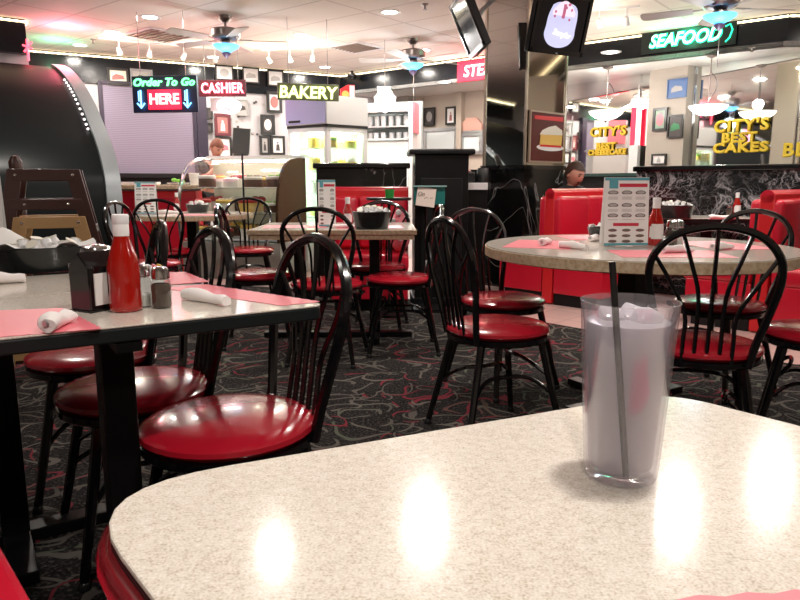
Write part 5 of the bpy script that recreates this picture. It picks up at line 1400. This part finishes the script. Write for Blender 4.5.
# hands: palm and five fingers, each a chain from the wrist
def hand(V, E_, Rr, wrist, base, direction, side, s=1.0):
    d = Vector(direction).normalized(); up = Vector((0, 0, 1)); lat = d.cross(up).normalized()*side; w = Vector(base)
    V.append(tuple(w+d*.045*s)); E_.append((wrist, len(V)-1)); Rr.append((.030*s, .017*s)); palm = len(V)-1
    for k, (o_, L) in enumerate([(-.026, .060), (-.009, .072), (.009, .068), (.025, .052)]):
        a = w+d*.085*s+lat*o_*s; V.append(tuple(a)); Rr.append(.0095*s); E_.append((palm, len(V)-1))
        V.append(tuple(a+d*L*.55*s-up*.008)); Rr.append(.0085*s); E_.append((len(V)-2, len(V)-1))
        V.append(tuple(a+d*L*.85*s-up*.026)); Rr.append(.007*s); E_.append((len(V)-2, len(V)-1))
    V.append(tuple(w+d*.03*s-lat*.040*s)); Rr.append(.010*s); E_.append((palm, len(V)-1))
    V.append(tuple(w+d*.065*s-lat*.055*s-up*.01)); Rr.append(.0085*s); E_.append((len(V)-2, len(V)-1))
hand(V, E2, Rr, 8, V[8], (.3, -1, -.05), -1); hand(V, E2, Rr, 11, V[11], (-.3, -1, -.05), 1)
body = skin_mesh('body', V, E2, Rr, SKIN, t, 2, 0)
Vs = V[:4]+V[6:12]+[(0, -.01, 1.045)]; Es = [(0, 1), (1, 2), (2, 3), (3, 4), (4, 5), (5, 6), (3, 7), (7, 8), (8, 9), (3, 10)]; Rs = [(.165, .135), (.16, .125), (.19, .125), (.165, .115), .10, .068, .050, .10, .068, .050, .078]
skin_mesh('black_shirt', Vs, Es, Rs, CLOTHB, t, 2, 0)
Vp = [V[0]]+V[12:16]+V[17:21]; skin_mesh('trousers', Vp, [(0, 1), (1, 2), (2, 3), (3, 4), (0, 5), (5, 6), (6, 7), (7, 8)], [(.16, .13), .095, .078, .065, .05, .095, .078, .065, .05], CLOTHB, t, 2, 0)
for sx in (-1, 1): MB().ball((sx*.11, -.49, .045), .05, 10, (.9, 1.9, .9)).build('shoe', BLACK, t)
head_geo(t, (0, -.045, 1.135), R(22), R(20), 1.02, HAIR, 'short', True)
# person leaning at the cashier counter
t = thing('person', 'auburn haired person in dark clothes leaning on the pastry case, chin on one hand', 'person', (-2.38, 8.75, 0), R(48))
V = [(0, .04, .92), (0, .02, 1.05), (0, -.02, 1.17), (0, -.06, 1.27), (0, -.09, 1.33), (0, -.11, 1.38),
     (-.16, -.06, 1.24), (-.20, -.20, 1.10), (-.07, -.30, 1.25), (.16, -.06, 1.24), (.22, -.20, 1.10), (.22, -.42, 1.12),
     (-.09, .05, .85), (-.10, .05, .48), (-.10, .08, .10), (-.10, -.03, .04), (.09, .05, .85), (.10, .05, .48), (.10, .08, .10), (.10, -.03, .04)]
E2 = [(0, 1), (1, 2), (2, 3), (3, 4), (4, 5), (3, 6), (6, 7), (7, 8), (3, 9), (9, 10), (10, 11), (0, 12), (12, 13), (13, 14), (14, 15), (0, 16), (16, 17), (17, 18), (18, 19)]
Rr = [(.14, .10), (.13, .10), (.14, .10), (.11, .08), .05, .048, .055, .044, .030, .055, .044, .030, .08, .055, .038, .035, .08, .055, .038, .035]
hand(V, E2, Rr, 8, V[8], (.35, .35, .9), -1); hand(V, E2, Rr, 11, V[11], (.1, -1, 0), 1)
skin_mesh('body', V, E2, Rr, SKIN, t, 2, 0)
Vs = V[:4]+V[6:8]+V[9:12]; skin_mesh('dark_top', Vs, [(0, 1), (1, 2), (2, 3), (3, 4), (4, 5), (3, 6), (6, 7), (7, 8)], [(.155, .115), (.145, .115), (.155, .115), (.125, .095), .07, .056, .07, .056, .040], CLOTHB, t, 2, 0)
Vp = [V[0], V[12], V[13], V[14], V[16], V[17], V[18]]; skin_mesh('trousers', Vp, [(0, 1), (1, 2), (2, 3), (0, 4), (4, 5), (5, 6)], [(.15, .12), .095, .07, .05, .095, .07, .05], CLOTHB, t, 2, 0)
MB().lathe([(.062, 1.31), (.075, 1.345), (.055, 1.36)], 14, c=(0, -.085, 0), cap=False).build('white_collar', PAPER, t)
for sx in (-1, 1): MB().ball((sx*.10, .02, .045), .048, 10, (.9, 1.9, .9)).build('shoe', BLACK, t)
head_geo(t, (0, -.135, 1.455), 0, R(30), .98, HAIRR, 'long')
